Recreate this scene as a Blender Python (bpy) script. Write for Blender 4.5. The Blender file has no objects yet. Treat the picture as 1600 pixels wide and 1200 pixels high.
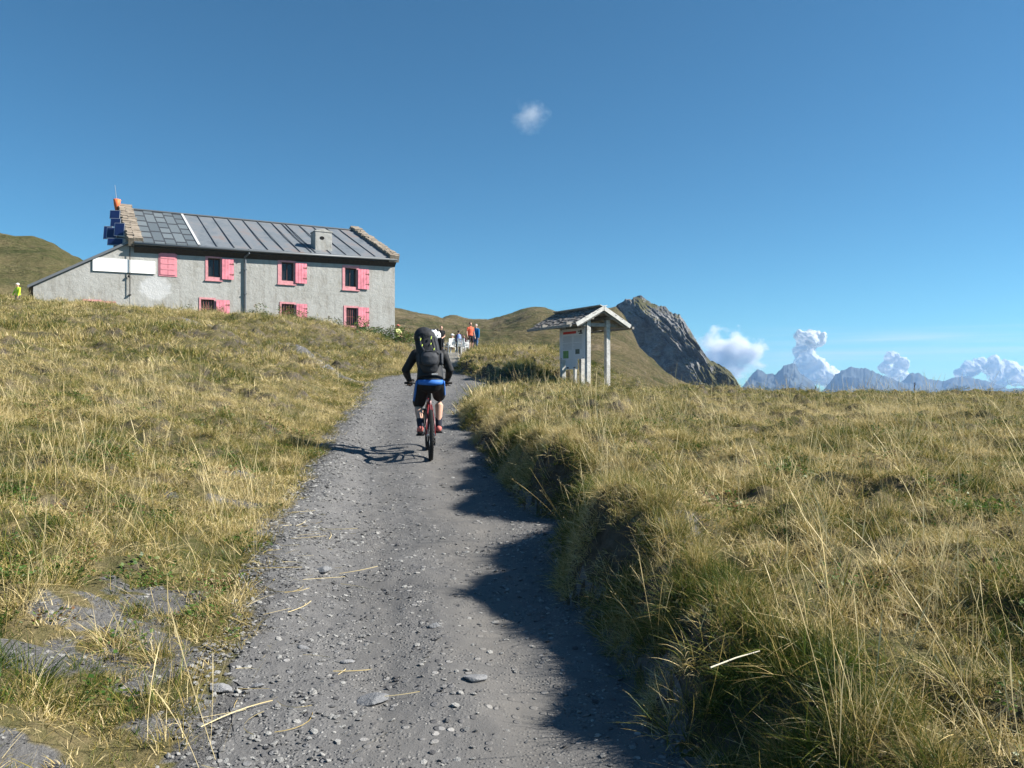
import bpy, bmesh, math, random
import numpy as np
from mathutils import Vector, Matrix, Euler

# ------------------------------------------------------------------ camera, sky, sun, exposure
C = bpy.context.scene.collection
scene = bpy.context.scene
F = 1230.0                        # focal length in photo pixels (1600 wide)
HZ = 600.0                        # horizon row
cam = bpy.data.cameras.new("camera")
cam.sensor_width = 36.0
cam.lens = 36.0 * F / 1600.0
cam.clip_start = 0.05
cam.clip_end = 60000
camo = bpy.data.objects.new("camera", cam)
camo.location = (0, 0, 0)
camo.rotation_euler = (math.radians(90), 0, 0)
C.objects.link(camo)
scene.camera = camo

SUN_EL, SUN_AZ = math.radians(37), math.radians(-2)      # azimuth measured from +X towards +Y
sd = Vector((math.cos(SUN_EL) * math.cos(SUN_AZ), math.cos(SUN_EL) * math.sin(SUN_AZ), math.sin(SUN_EL)))
world = bpy.data.worlds.new("World")
scene.world = world
world.use_nodes = True
wn, wl = world.node_tree.nodes, world.node_tree.links
bg = wn["Background"]
sky = wn.new("ShaderNodeTexSky")
sky.sky_type = 'NISHITA'
sky.sun_disc = False
sky.sun_elevation = SUN_EL
sky.sun_rotation = math.pi / 2 - SUN_AZ
sky.altitude = 2200
sky.air_density = 1.0
sky.dust_density = 0.0
sky.ozone_density = 1.0
SKY_STR = 0.050
bg.inputs["Strength"].default_value = SKY_STR
# thin high streaks of cirrus low in the right part of the sky
geo = wn.new("ShaderNodeTexCoord")
sep = wn.new("ShaderNodeSeparateXYZ"); wl.new(geo.outputs["Generated"], sep.inputs[0])
def wmath(op, a, b=None, c=None):
    n = wn.new("ShaderNodeMath"); n.operation = op
    for i, v in enumerate((a, b, c)):
        if v is None: continue
        if isinstance(v, (int, float)): n.inputs[i].default_value = v
        else: wl.new(v, n.inputs[i])
    return n.outputs[0]
def wramp(v, a, b, c=0.0, d=1.0):
    n = wn.new("ShaderNodeMapRange"); n.interpolation_type = 'SMOOTHSTEP'
    wl.new(v, n.inputs[0])
    for i, q in enumerate((a, b, c, d)): n.inputs[i + 1].default_value = q
    return n.outputs[0]
mp = wn.new("ShaderNodeMapping"); wl.new(geo.outputs["Generated"], mp.inputs[0])
mp.inputs["Rotation"].default_value = (0, math.radians(2.5), 0)
mp.inputs["Scale"].default_value = (2.2, 2.2, 75)
nz = wn.new("ShaderNodeTexNoise"); nz.inputs["Scale"].default_value = 1.0; nz.inputs["Detail"].default_value = 5
nz.inputs["Roughness"].default_value = 0.55
wl.new(mp.outputs[0], nz.inputs[0])
el = sep.outputs[2]
m1 = wramp(el, 0.0, 0.03); m2 = wramp(el, 0.05, 0.075, 1.0, 0.0); m3 = wramp(sep.outputs[0], 0.22, 0.42)
m = wmath('MULTIPLY', wmath('MULTIPLY', m1, m2), m3)
m = wmath('MULTIPLY', wmath('MULTIPLY', m, wramp(nz.outputs[0], 0.42, 0.7)), 0.5)
mixw = wn.new("ShaderNodeMix"); mixw.data_type = 'RGBA'
wl.new(m, mixw.inputs[0])
tint = wn.new("ShaderNodeMix"); tint.data_type = 'RGBA'; tint.blend_type = 'MULTIPLY'; tint.inputs[0].default_value = 1
wl.new(sky.outputs[0], tint.inputs[6]); tint.inputs[7].default_value = (0.46, 0.96, 1.12, 1)
wl.new(tint.outputs[2], mixw.inputs[6]); mixw.inputs[7].default_value = (8.0, 8.6, 9.2, 1)
wl.new(mixw.outputs[2], bg.inputs["Color"])

sun = bpy.data.lights.new("sun", 'SUN')
sun.energy = 5.0
sun.angle = math.radians(0.5)
sun.color = (1.0, 0.95, 0.86)
suno = bpy.data.objects.new("sun", sun)
suno.rotation_euler = sd.to_track_quat('Z', 'Y').to_euler()
C.objects.link(suno)

scene.view_settings.view_transform = 'Standard'
scene.view_settings.look = 'None'
scene.view_settings.gamma = 1
scene.view_settings.exposure = 1.15
cy = scene.cycles
cy.max_bounces = 6; cy.diffuse_bounces = 1; cy.glossy_bounces = 2; cy.transmission_bounces = 2
cy.transparent_max_bounces = 8; cy.volume_bounces = 4
cy.use_adaptive_sampling = True; cy.adaptive_threshold = 0.01
cy.use_denoising = True
cy.sample_clamp_indirect = 4

rng = np.random.default_rng(7)
random.seed(7)

# ------------------------------------------------------------------ helpers
def px2w(px, py, Y):
    return Vector(((px - 800) / F * Y, Y, (HZ - py) / F * Y))

def tag(o, label=None, cat=None, group=None, kind=None):
    if label: o["label"] = label
    if cat: o["category"] = cat
    if group: o["group"] = group
    if kind: o["kind"] = kind
    return o

def empty(name, loc, rz=0, label=None, cat=None, group=None):
    o = bpy.data.objects.new(name, None)
    o.location = loc; o.rotation_euler = (0, 0, rz); o.empty_display_size = 0.2
    C.objects.link(o)
    return tag(o, label, cat, group)

def np_mesh(name, verts, quads=None, tris=None, smooth=False):
    me = bpy.data.meshes.new(name)
    verts = np.asarray(verts, dtype=np.float32)
    nq = 0 if quads is None else len(quads)
    nt = 0 if tris is None else len(tris)
    me.vertices.add(len(verts)); me.vertices.foreach_set("co", verts.ravel())
    loops = []
    if nq: loops.append(np.asarray(quads, dtype=np.int32).ravel())
    if nt: loops.append(np.asarray(tris, dtype=np.int32).ravel())
    li = np.concatenate(loops)
    me.loops.add(len(li)); me.loops.foreach_set("vertex_index", li)
    me.polygons.add(nq + nt)
    starts = np.concatenate([np.arange(nq) * 4, nq * 4 + np.arange(nt) * 3]).astype(np.int32)
    me.polygons.foreach_set("loop_start", starts)
    if smooth: me.polygons.foreach_set("use_smooth", np.ones(nq + nt, dtype=bool))
    me.update(calc_edges=True); me.validate()
    return me

def link(name, me, mat, parent=None):
    o = bpy.data.objects.new(name, me)
    if mat is not None:
        me.materials.clear(); me.materials.append(mat)
    C.objects.link(o)
    if parent is not None: o.parent = parent
    return o

class MB:
    def __init__(s): s.v = []; s.f = []
    def add(s, vs, fs):
        n = len(s.v); s.v += [tuple(v) for v in vs]; s.f += [tuple(i + n for i in f) for f in fs]; return s
    def box(s, c, size, M=None):
        x, y, z = [q / 2 for q in size]; c = Vector(c)
        vs = [Vector((i * x, j * y, k * z)) for i in (-1, 1) for j in (-1, 1) for k in (-1, 1)]
        if M is not None: vs = [M @ v for v in vs]
        return s.add([v + c for v in vs], [(0, 1, 3, 2), (4, 6, 7, 5), (0, 4, 5, 1), (2, 3, 7, 6), (0, 2, 6, 4), (1, 5, 7, 3)])
    def bb(s, a, b):
        return s.box([(p + q) / 2 for p, q in zip(a, b)], [abs(q - p) for p, q in zip(a, b)])
    def beam(s, p, q, w, h, up=(0, 0, 1)):
        p, q = Vector(p), Vector(q); d = (q - p); L = d.length; d.normalize()
        r = d.cross(Vector(up)); r.normalize(); u = r.cross(d)
        M = Matrix((r, d, u)).transposed()
        return s.box((p + q) / 2, (w, L, h), M)
    def chain(s, pts, rad, n=10, cap=True):
        """tapered tube through pts; rad: float or (rx, ry) per point"""
        pts = [Vector(p) for p in pts]; N = len(pts)
        t0 = (pts[1] - pts[0]).normalized()
        ref = Vector((0, 1, 0)) if abs(t0.y) < 0.8 else Vector((0, 0, 1))
        base = len(s.v); rings = []
        for i, p in enumerate(pts):
            t = (pts[min(i + 1, N - 1)] - pts[max(i - 1, 0)]).normalized()
            a = ref.cross(t)
            if a.length < 1e-4: a = Vector((1, 0, 0))
            a.normalize(); b = t.cross(a)
            r = rad[i] if isinstance(rad, (list, tuple)) else rad
            rx, ry = r if isinstance(r, (list, tuple)) else (r, r)
            for k in range(n):
                th = 2 * math.pi * k / n
                s.v.append(tuple(p + a * (rx * math.cos(th)) + b * (ry * math.sin(th))))
        for i in range(N - 1):
            for k in range(n):
                k2 = (k + 1) % n
                s.f.append((base + i * n + k, base + i * n + k2, base + (i + 1) * n + k2, base + (i + 1) * n + k))
        if cap:
            s.f.append(tuple(base + k for k in reversed(range(n))))
            s.f.append(tuple(base + (N - 1) * n + k for k in range(n)))
        return s
    def limb(s, pts, rad, n=12):
        """chain with rounded ends (for bodies)"""
        pts = [Vector(p) for p in pts]; rad = list(rad)
        def half(r, q): return (r[0] * q, r[1] * q) if isinstance(r, (list, tuple)) else r * q
        def m(r): return min(r) if isinstance(r, (list, tuple)) else r
        d0 = (pts[0] - pts[1]).normalized(); d1 = (pts[-1] - pts[-2]).normalized()
        P = [pts[0] + d0 * m(rad[0]) * .95, pts[0] + d0 * m(rad[0]) * .6] + pts + [pts[-1] + d1 * m(rad[-1]) * .6, pts[-1] + d1 * m(rad[-1]) * .95]
        R = [half(rad[0], .3), half(rad[0], .78)] + rad + [half(rad[-1], .78), half(rad[-1], .3)]
        return s.chain(P, R, n)
    def ball(s, c, r, seg=14, rings=9):
        c = Vector(c); rx, ry, rz = r if isinstance(r, (list, tuple)) else (r, r, r)
        base = len(s.v)
        s.v.append(tuple(c + Vector((0, 0, rz))))
        for i in range(1, rings):
            ph = math.pi * i / rings
            for k in range(seg):
                th = 2 * math.pi * k / seg
                s.v.append(tuple(c + Vector((rx * math.sin(ph) * math.cos(th), ry * math.sin(ph) * math.sin(th), rz * math.cos(ph)))))
        s.v.append(tuple(c - Vector((0, 0, rz)))); last = len(s.v) - 1
        for k in range(seg):
            k2 = (k + 1) % seg
            s.f.append((base, base + 1 + k, base + 1 + k2))
            for i in range(rings - 2):
                s.f.append((base + 1 + i * seg + k, base + 1 + (i + 1) * seg + k, base + 1 + (i + 1) * seg + k2, base + 1 + i * seg + k2))
            s.f.append((last, base + 1 + (rings - 2) * seg + k2, base + 1 + (rings - 2) * seg + k))
        return s
    def torus(s, c, R, r, axis='X', n=48, m=10, rw=None):
        c = Vector(c); base = len(s.v); rw = rw or r
        for i in range(n):
            a = 2 * math.pi * i / n
            for k in range(m):
                b = 2 * math.pi * k / m
                rr = R + r * math.cos(b); w = rw * math.sin(b)
                s.v.append(tuple(c + Vector((w, rr * math.cos(a), rr * math.sin(a)))))
        for i in range(n):
            for k in range(m):
                i2, k2 = (i + 1) % n, (k + 1) % m
                s.f.append((base + i * m + k, base + i2 * m + k, base + i2 * m + k2, base + i * m + k2))
        return s
    def build(s, name, mat, parent=None, smooth=False, bevel=0, remesh=0, smooth_it=0):
        me = bpy.data.meshes.new(name); me.from_pydata(s.v, [], s.f); me.update()
        bm = bmesh.new(); bm.from_mesh(me); bmesh.ops.recalc_face_normals(bm, faces=bm.faces); bm.to_mesh(me); bm.free()
        if smooth or remesh: me.polygons.foreach_set("use_smooth", [True] * len(me.polygons))
        o = link(name, me, mat, parent)
        if bevel:
            b = o.modifiers.new("bevel", 'BEVEL'); b.width = bevel; b.segments = 2; b.limit_method = 'ANGLE'
        if remesh:
            r = o.modifiers.new("remesh", 'REMESH'); r.mode = 'VOXEL'; r.voxel_size = remesh; r.use_smooth_shade = True
        if smooth_it:
            q = o.modifiers.new("smooth", 'SMOOTH'); q.factor = 0.5; q.iterations = smooth_it
        return o

# ---- noise
def _hash(ix, iy, s):
    h = (ix.astype(np.int64) * 374761393 + iy.astype(np.int64) * 668265263 + s * 974634777) & 0xFFFFFFFF
    h = ((h ^ (h >> 13)) * 1274126177) & 0xFFFFFFFF
    h = (h ^ (h >> 16)) & 0xFFFFFFFF
    return h / 4294967295.0 * 2 * np.pi
def pn(x, y, s=0):
    x = np.asarray(x, float); y = np.asarray(y, float)
    x0 = np.floor(x); y0 = np.floor(y); fx = x - x0; fy = y - y0
    u = fx * fx * fx * (fx * (fx * 6 - 15) + 10); v = fy * fy * fy * (fy * (fy * 6 - 15) + 10)
    def g(dx, dy):
        a = _hash(x0 + dx, y0 + dy, s)
        return np.cos(a) * (fx - dx) + np.sin(a) * (fy - dy)
    return ((g(0, 0) * (1 - u) + g(1, 0) * u) * (1 - v) + (g(0, 1) * (1 - u) + g(1, 1) * u) * v) * 1.5
def fbm(x, y, s=0, o=4, gain=.5):
    t = 0; a = 1; f = 1
    for i in range(o):
        t = t + a * pn(np.asarray(x) * f, np.asarray(y) * f, s + i * 17); a *= gain; f *= 2.03
    return t
def ss(a, b, x):
    t = np.clip((x - a) / (b - a), 0, 1); return t * t * (3 - 2 * t)

# ------------------------------------------------------------------ materials
def mat_new(name):
    m = bpy.data.materials.new(name); m.use_nodes = True
    return m, m.node_tree.nodes, m.node_tree.links, m.node_tree.nodes["Principled BSDF"]

def simple(name, col, rough=.7, metal=0, noise=0.0, nscale=8, bump=0.0, bscale=40, spec=.3, col2=None):
    m, n, l, b = mat_new(name)
    b.inputs["Roughness"].default_value = rough; b.inputs["Metallic"].default_value = metal
    b.inputs["Specular IOR Level"].default_value = spec
    b.inputs["Base Color"].default_value = (*col, 1)
    if noise or bump:
        tc = n.new("ShaderNodeTexCoord")
    if noise:
        t = n.new("ShaderNodeTexNoise"); t.inputs["Scale"].default_value = nscale; t.inputs["Detail"].default_value = 6
        t.inputs["Roughness"].default_value = .65
        l.new(tc.outputs["Object"], t.inputs[0])
        r = n.new("ShaderNodeMapRange"); l.new(t.outputs[0], r.inputs[0]); r.inputs[1].default_value = .3; r.inputs[2].default_value = .7
        mx = n.new("ShaderNodeMix"); mx.data_type = 'RGBA'; l.new(r.outputs[0], mx.inputs[0])
        c2 = col2 or tuple(c * (1 - noise) for c in col)
        mx.inputs[6].default_value = (*c2, 1); mx.inputs[7].default_value = (*(min(1, c * (1 + noise * .5)) for c in col), 1)
        l.new(mx.outputs[2], b.inputs["Base Color"])
    if bump:
        t = n.new("ShaderNodeTexNoise"); t.inputs["Scale"].default_value = bscale; t.inputs["Detail"].default_value = 5
        l.new(tc.outputs["Object"], t.inputs[0])
        bp = n.new("ShaderNodeBump"); bp.inputs["Strength"].default_value = bump; bp.inputs["Distance"].default_value = .02
        l.new(t.outputs[0], bp.inputs["Height"]); l.new(bp.outputs[0], b.inputs["Normal"])
    return m

def ramp_node(n, stops):
    r = n.new("ShaderNodeValToRGB"); e = r.color_ramp.elements
    while len(e) < len(stops): e.new(0.5)
    for i, (p, c) in enumerate(stops):
        e[i].position = p; e[i].color = (*c, 1)
    return r
def N(n, l, typ, **kw):
    x = n.new(typ)
    for k, v in kw.items():
        key = k
        if isinstance(v, bpy.types.NodeSocket): l.new(v, x.inputs[int(k[1:]) if k[0] == 'i' and k[1:].isdigit() else k])
        elif k[0] == 'i' and k[1:].isdigit(): x.inputs[int(k[1:])].default_value = v
        elif k[0] == '_': x.inputs[k[1:].replace('_', ' ')].default_value = v
        else: setattr(x, k, v)
    return x
def noise(n, l, vec, scale, detail=5, rough=.6, dist=0):
    t = n.new("ShaderNodeTexNoise"); l.new(vec, t.inputs[0])
    t.inputs["Scale"].default_value = scale; t.inputs["Detail"].default_value = detail
    t.inputs["Roughness"].default_value = rough; t.inputs["Distortion"].default_value = dist
    return t.outputs[0]
def mrange(n, l, v, a, b, c=0.0, d=1.0):
    r = n.new("ShaderNodeMapRange"); l.new(v, r.inputs[0])
    for i, q in enumerate((a, b, c, d)): r.inputs[i + 1].default_value = q
    return r.outputs[0]
def mixc(n, l, f, a, b, blend='MIX'):
    x = n.new("ShaderNodeMix"); x.data_type = 'RGBA'; x.blend_type = blend
    for i, v in ((0, f), (6, a), (7, b)):
        if isinstance(v, bpy.types.NodeSocket): l.new(v, x.inputs[i])
        elif i == 0: x.inputs[i].default_value = v
        else: x.inputs[i].default_value = (*v, 1)
    return x.outputs[2]
def attr(n, name, typ='GEOMETRY'):
    a = n.new("ShaderNodeAttribute"); a.attribute_name = name; a.attribute_type = typ; return a
def mth(n, l, op, a, b=0.0):
    x = n.new("ShaderNodeMath"); x.operation = op
    for i, v in enumerate((a, b)):
        if isinstance(v, bpy.types.NodeSocket): l.new(v, x.inputs[i])
        else: x.inputs[i].default_value = v
    return x.outputs[0]
def bumpn(n, l, h, strength, dist, nrm=None):
    b = n.new("ShaderNodeBump"); l.new(h, b.inputs["Height"]); b.inputs["Strength"].default_value = strength
    b.inputs["Distance"].default_value = dist
    if nrm is not None: l.new(nrm, b.inputs["Normal"])
    return b.outputs[0]

def gravel_nodes(n, l, vec):
    """returns colour, height for slate gravel and dust"""
    v1 = n.new("ShaderNodeTexVoronoi"); l.new(vec, v1.inputs["Vector"]); v1.inputs["Scale"].default_value = 55
    v2 = n.new("ShaderNodeTexVoronoi"); l.new(vec, v2.inputs["Vector"]); v2.inputs["Scale"].default_value = 21
    big = noise(n, l, vec, .9, 4); mid = noise(n, l, vec, 6, 6, .7); fine = noise(n, l, vec, 130, 3, .7)
    base = ramp_node(n, [(0.2, (.074,.072,.073)), (.5, (.120,.118,.118)), (.8, (.172,.168,.165))])
    s = mth(n, l, 'ADD', mth(n, l, 'MULTIPLY', big, .5), mth(n, l, 'MULTIPLY', mid, .5)); l.new(s, base.inputs[0])
    sv = n.new("ShaderNodeSeparateColor"); l.new(v1.outputs["Color"], sv.inputs[0])
    st = ramp_node(n, [(0, (.06, .06, .064)), (.5, (.12,.12,.122)), (.85, (.22,.215,.21)), (1, (.44,.43,.41))]); l.new(sv.outputs[0], st.inputs[0])
    stone_mask = mth(n, l, 'MULTIPLY', mrange(n, l, v1.outputs["Distance"], .5, .3), mrange(n, l, mid, .42, .6))
    c = mixc(n, l, mth(n, l, 'MULTIPLY', stone_mask, .8), base.outputs[0], st.outputs[0])
    sv2 = n.new("ShaderNodeSeparateColor"); l.new(v2.outputs["Color"], sv2.inputs[0])
    m2 = mth(n, l, 'MULTIPLY', mrange(n, l, v2.outputs["Distance"], .42, .3), mrange(n, l, sv2.outputs[1], .72, .76))
    st2 = ramp_node(n, [(0, (.07, .07, .075)), (.6, (.16,.16,.165)), (1, (.36,.35,.34))]); l.new(sv2.outputs[2], st2.inputs[0])
    c = mixc(n, l, m2, c, st2.outputs[0])
    c = mixc(n, l, 1.0, c, mixc(n, l, fine, (.72, .72, .73), (1.3, 1.3, 1.28)), 'MULTIPLY')
    h = mth(n, l, 'ADD', mth(n, l, 'MULTIPLY', stone_mask, mrange(n, l, v1.outputs["Distance"], .5, .0)), mth(n, l, 'MULTIPLY', fine, .25))
    h = mth(n, l, 'ADD', h, mth(n, l, 'MULTIPLY', m2, 1.2))
    h = mth(n, l, 'ADD', h, mth(n, l, 'MULTIPLY', mid, 2.0))
    return c, h

def make_path_mat():
    m, n, l, b = mat_new("gravel_path")
    tc = n.new("ShaderNodeTexCoord"); vec = tc.outputs["Object"]
    c, h = gravel_nodes(n, l, vec)
    tr = attr(n, "track").outputs["Fac"]; md = noise(n, l, vec, 3, 5, .65)
    k = mth(n, l, 'MULTIPLY', tr, mrange(n, l, md, .3, .6, .35, .85))
    dust = mixc(n, l, noise(n, l, vec, 70, 4, .7), (.092, .087, .081), (.165, .157, .148))
    c = mixc(n, l, k, c, dust)
    l.new(c, b.inputs["Base Color"]); b.inputs["Roughness"].default_value = .92; b.inputs["Specular IOR Level"].default_value = .25
    h = mth(n, l, 'MULTIPLY', h, mth(n, l, 'SUBTRACT', 1.0, mth(n, l, 'MULTIPLY', k, .75)))
    l.new(bumpn(n, l, h, .8, .012), b.inputs["Normal"])
    return m

def make_ground_mat():
    m, n, l, b = mat_new("turf_soil")
    tc = n.new("ShaderNodeTexCoord"); vec = tc.outputs["Object"]
    gc, gh = gravel_nodes(n, l, vec)
    a = noise(n, l, vec, .55, 5, .65); f = noise(n, l, vec, 9, 6, .7); ff = noise(n, l, vec, 60, 4, .7)
    r = ramp_node(n, [(.25, (.03, .035, .012)), (.40, (.07, .075, .024)), (.5, (.12, .105, .05)), (.60, (.19, .15, .08)), (.72, (.08, .058, .035))])
    s = mth(n, l, 'ADD', mth(n, l, 'MULTIPLY', a, .45), mth(n, l, 'MULTIPLY', f, .4)); s = mth(n, l, 'ADD', s, mth(n, l, 'MULTIPLY', ff, .15))
    l.new(s, r.inputs[0])
    soil = mixc(n, l, mrange(n, l, f, .35, .65), (.05, .04, .03), (.12, .105, .085))
    steep = attr(n, "steep").outputs["Fac"]; bare = attr(n, "bare").outputs["Fac"]
    c = mixc(n, l, steep, r.outputs[0], soil)
    bm_ = mrange(n, l, mth(n, l, 'ADD', bare, mth(n, l, 'MULTIPLY', mth(n, l, 'SUBTRACT', f, .5), .8)), .35, .6)
    c = mixc(n, l, bm_, c, gc)
    l.new(c, b.inputs["Base Color"]); b.inputs["Roughness"].default_value = .95; b.inputs["Specular IOR Level"].default_value = .1
    l.new(bumpn(n, l, mth(n, l, 'ADD', f, mth(n, l, 'MULTIPLY', ff, .4)), .9, .05), b.inputs["Normal"])
    return m

def make_hill_mat(name, scale=1.0, rocky=0.0, stops=None):
    m, n, l, b = mat_new(name)
    tc = n.new("ShaderNodeTexCoord"); vec = tc.outputs["Object"]
    mpn = n.new("ShaderNodeMapping"); l.new(vec, mpn.inputs[0]); mpn.inputs["Scale"].default_value = (.8, 1, 2.6); mpn.inputs["Rotation"].default_value = (0, .45, 0)
    v = mpn.outputs[0]
    a = noise(n, l, v, .018 * scale, 6, .62, .6); f = noise(n, l, v, .13 * scale, 6, .78, .5); ff = noise(n, l, v, .8 * scale, 5, .8)
    s = mth(n, l, 'ADD', mth(n, l, 'MULTIPLY', a, .38), mth(n, l, 'MULTIPLY', f, .38)); s = mth(n, l, 'ADD', s, mth(n, l, 'MULTIPLY', ff, .26))
    r = ramp_node(n, stops or [(.36, (.055, .065, .025)), (.45, (.11, .11, .045)), (.53, (.21, .17, .09)), (.62, (.31, .245, .16)), (.74, (.14, .105, .07))])
    l.new(s, r.inputs[0])
    l.new(r.outputs[0], b.inputs["Base Color"]); b.inputs["Roughness"].default_value = 1; b.inputs["Specular IOR Level"].default_value = .05
    l.new(bumpn(n, l, mth(n, l, 'ADD', f, mth(n, l, 'MULTIPLY', ff, .5)), 1.0, 4.0 / scale), b.inputs["Normal"])
    return m

def make_grass_mat(name, stops, transl=.35, gain=1.0):
    m = bpy.data.materials.new(name); m.use_nodes = True
    n, l = m.node_tree.nodes, m.node_tree.links
    n.remove(n["Principled BSDF"]); out = n["Material Output"]
    dry = attr(n, "dry", 'INSTANCER').outputs["Fac"]; bv = attr(n, "bv").outputs["Fac"]
    s = mth(n, l, 'ADD', dry, mth(n, l, 'MULTIPLY', mth(n, l, 'SUBTRACT', bv, .5), .95))
    r = ramp_node(n, stops); l.new(s, r.inputs[0])
    col = r.outputs[0]
    d = n.new("ShaderNodeBsdfDiffuse"); t = n.new("ShaderNodeBsdfTranslucent"); g = n.new("ShaderNodeBsdfGlossy")
    l.new(col, d.inputs[0]); l.new(col, t.inputs[0]); g.inputs["Roughness"].default_value = .45; g.inputs[0].default_value = (.9, .9, .85, 1)
    mx = n.new("ShaderNodeMixShader"); mx.inputs[0].default_value = transl; l.new(d.outputs[0], mx.inputs[1]); l.new(t.outputs[0], mx.inputs[2])
    m2 = n.new("ShaderNodeMixShader"); m2.inputs[0].default_value = .02; l.new(mx.outputs[0], m2.inputs[1]); l.new(g.outputs[0], m2.inputs[2])
    l.new(m2.outputs[0], out.inputs[0])
    return m

GRASS_STOPS = [(0, (0.02966, 0.06059, 0.009072)), (.2, (0.06953, 0.1114, 0.01512)), (.40, (0.1761, 0.1782, 0.03402)), (.56, (0.3059, 0.2406, 0.06804)), (.74, (0.4635, 0.3475, 0.1361)), (1, (0.686, 0.5613, 0.3024))]
M_grass = make_grass_mat("grass_blades", GRASS_STOPS, .28)
M_herb = make_grass_mat("herb_leaves", [(0, (.035, .085, .014)), (.5, (.07, .14, .025)), (.8, (.13, .15, .035)), (1, (.17, .09, .04))], .3)
M_path = make_path_mat()
M_ground = make_ground_mat()

# ------------------------------------------------------------------ terrain shape (metres; camera at the origin, eye 1.6 m above the path)
_PY = np.array([-12, 0, 3, 10.8, 15, 20, 25, 30, 38, 45, 47.5, 60, 120.])
_PZ = np.array([-2.3, -1.6, -1.44, -1.03, -.72, -.35, -.02, .30, .66, .90, 1.8, 1.9, 2.5])
_XLY = np.array([-12, 0, 2, 3, 4, 5, 6.5, 8, 10, 12, 15, 18, 21, 24, 27, 28.5, 31, 35, 41, 46, 60])
_XL = np.array([-1.1, -0.9, -1.0, -1.10, -1.29, -1.48, -1.78, -2.03, -2.36, -2.66, -3.0, -3.4, -3.8, -4.3, -4.4, -3.9, -3.65, -3.55, -3.8, -4.1, -4.1])
_XRY = np.array([-12, 0, 1.8, 3, 3.6, 4.4, 5.2, 6.0, 6.5, 6.8, 7.1, 7.5, 8.2, 9, 10, 11, 12, 13, 14, 15, 18, 21, 23, 25, 27, 30, 35, 41, 46, 60])
_XR = np.array([1.5, 1.1, .80, .66, .56, .44, .32, .30, .46, .62, .46, .08, .02, -.14, -.30, -.30, -.62, -.55, -.9, -.98, -1.12, -.95, -.75, -.7, -1.0, -1.55, -2.4, -2.7, -2.8, -2.8])
def zp(Y): return np.interp(Y, _PY, _PZ)
def smooth_interp(Y, xs, ys):
    return (np.interp(Y - .12, xs, ys) + np.interp(Y + .12, xs, ys) + np.interp(Y, xs, ys)) / 3
def xl(Y): return smooth_interp(Y, _XLY, _XL) + .10 * fbm(Y * 1.1, Y * 0 + 3.3, 5, 3)
def xr(Y): return smooth_interp(Y, _XRY, _XR) + .07 * fbm(Y * 1.7, Y * 0 + 9.1, 6, 3)

def P(px, py, Y):
    return ((px - 800) / F * Y, Y, (HZ - py) / F * Y)
CTRL = [
    # left slope
    P(0, 1150, 2.6), P(100, 1000, 3.6), P(200, 905, 4.6), P(60, 850, 4.6), P(0, 750, 6), P(200, 780, 6.3), P(350, 775, 7.2), P(440, 722, 9), P(100, 700, 8),
    P(300, 650, 11), P(0, 622, 11), P(500, 642, 14.5), P(500, 602, 19), P(300, 582, 17), P(100, 562, 17), P(0, 530, 20), P(300, 522, 24), P(150, 502, 28),
    P(0, 484, 32), P(150, 487, 34), P(-150, 474, 33), P(280, 496, 36), P(380, 503, 38), P(450, 545, 28), P(530, 585, 25), P(500, 516, 38), P(440, 500, 40), P(560, 520, 44), P(600, 532, 46), P(625, 556, 43),
    P(640, 572, 38), P(600, 586, 30), P(540, 570, 30), P(480, 560, 31), P(570, 556, 36),
    # right plateau
    (1.3, 1.2, -1.24), (1.6, 2.2, -1.12), (1.4, 3.1, -1.0), (3, 3, -.95), (1.2, 4.4, -.88), (1.1, 5.4, -.80), (2.2, 6, -.80), (5, 5, -.85), (.9, 6.8, -.80), (.8, 8.0, -.66), (1.5, 10, -.64), (.4, 10.5, -.66), (6, 10, -.66), (12, 12, -.62),
    (.2, 13, -.50), (1, 15, -.46), (6, 18, -.48), (14, 20, -.56), (-.2, 17, -.36), (.5, 20, -.26), (2.5, 23, -.22), (3, 26.5, -.20), (8, 27, -.36), (16, 28, -.46), (5, 30, -.26), (-.2, 25.5, -.03), (1.5, 26, -.10),
    (26, 30, -.72), (24, 12, -.75), (10, 3, -1.0), (20, 0, -1.2),
    # mound behind the side trail
    (-.9, 29, .62), (0.3, 30, .62), (1.6, 30, .42), (3.2, 31, .02), (-1.6, 36, 1.25), (0, 38, 1.45), (2, 40, 1.45), (4, 38, .55), (-2, 44, 1.75), (0, 50, 2.1), (-2.2, 50, 2.1), (3, 50, 1.9), (6, 46, .3),
    (6, 36, -.3), (11, 40, -.9), (18, 42, -1.4), (30, 45, -3), (45, 40, -4), (8, 46, -1.2), (14, 50, -2.5), (6, 54, 0), (10, 60, -1.6), (13, 75, -4), (3, 70, .4), (25, 55, -5), (20, 70, -6),
    # terrace and building platform
    (-4, 47, 1.8), (-7, 50, 2.6), (-6, 54, 1.9), (-4, 60, 1.9), (-1, 60, 2.2), (-10, 46.5, 3.05), (-14, 43.5, 3.5), (-18, 41.5, 3.75), (-24, 39, 4.0), (-28, 40, 4.3), (-20, 60, 4), (-12, 62, 3), (-35, 50, 5.5), (-45, 30, 5.2), (-40, 10, 3), (-25, 5, 1.2),
    (-14, -5, -.2), (-5, -5, -1.2), (5, -6, -1.7), (-30, 80, 6), (0, 90, 3), (-50, 80, 8), (-12, 6, .0), (-14, 14, 1.3), (12, -4, -1.5),
]
CT = np.array(CTRL)
def _U(r2): return 0.5 * r2 * np.log(r2 + 1e-9)
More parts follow.
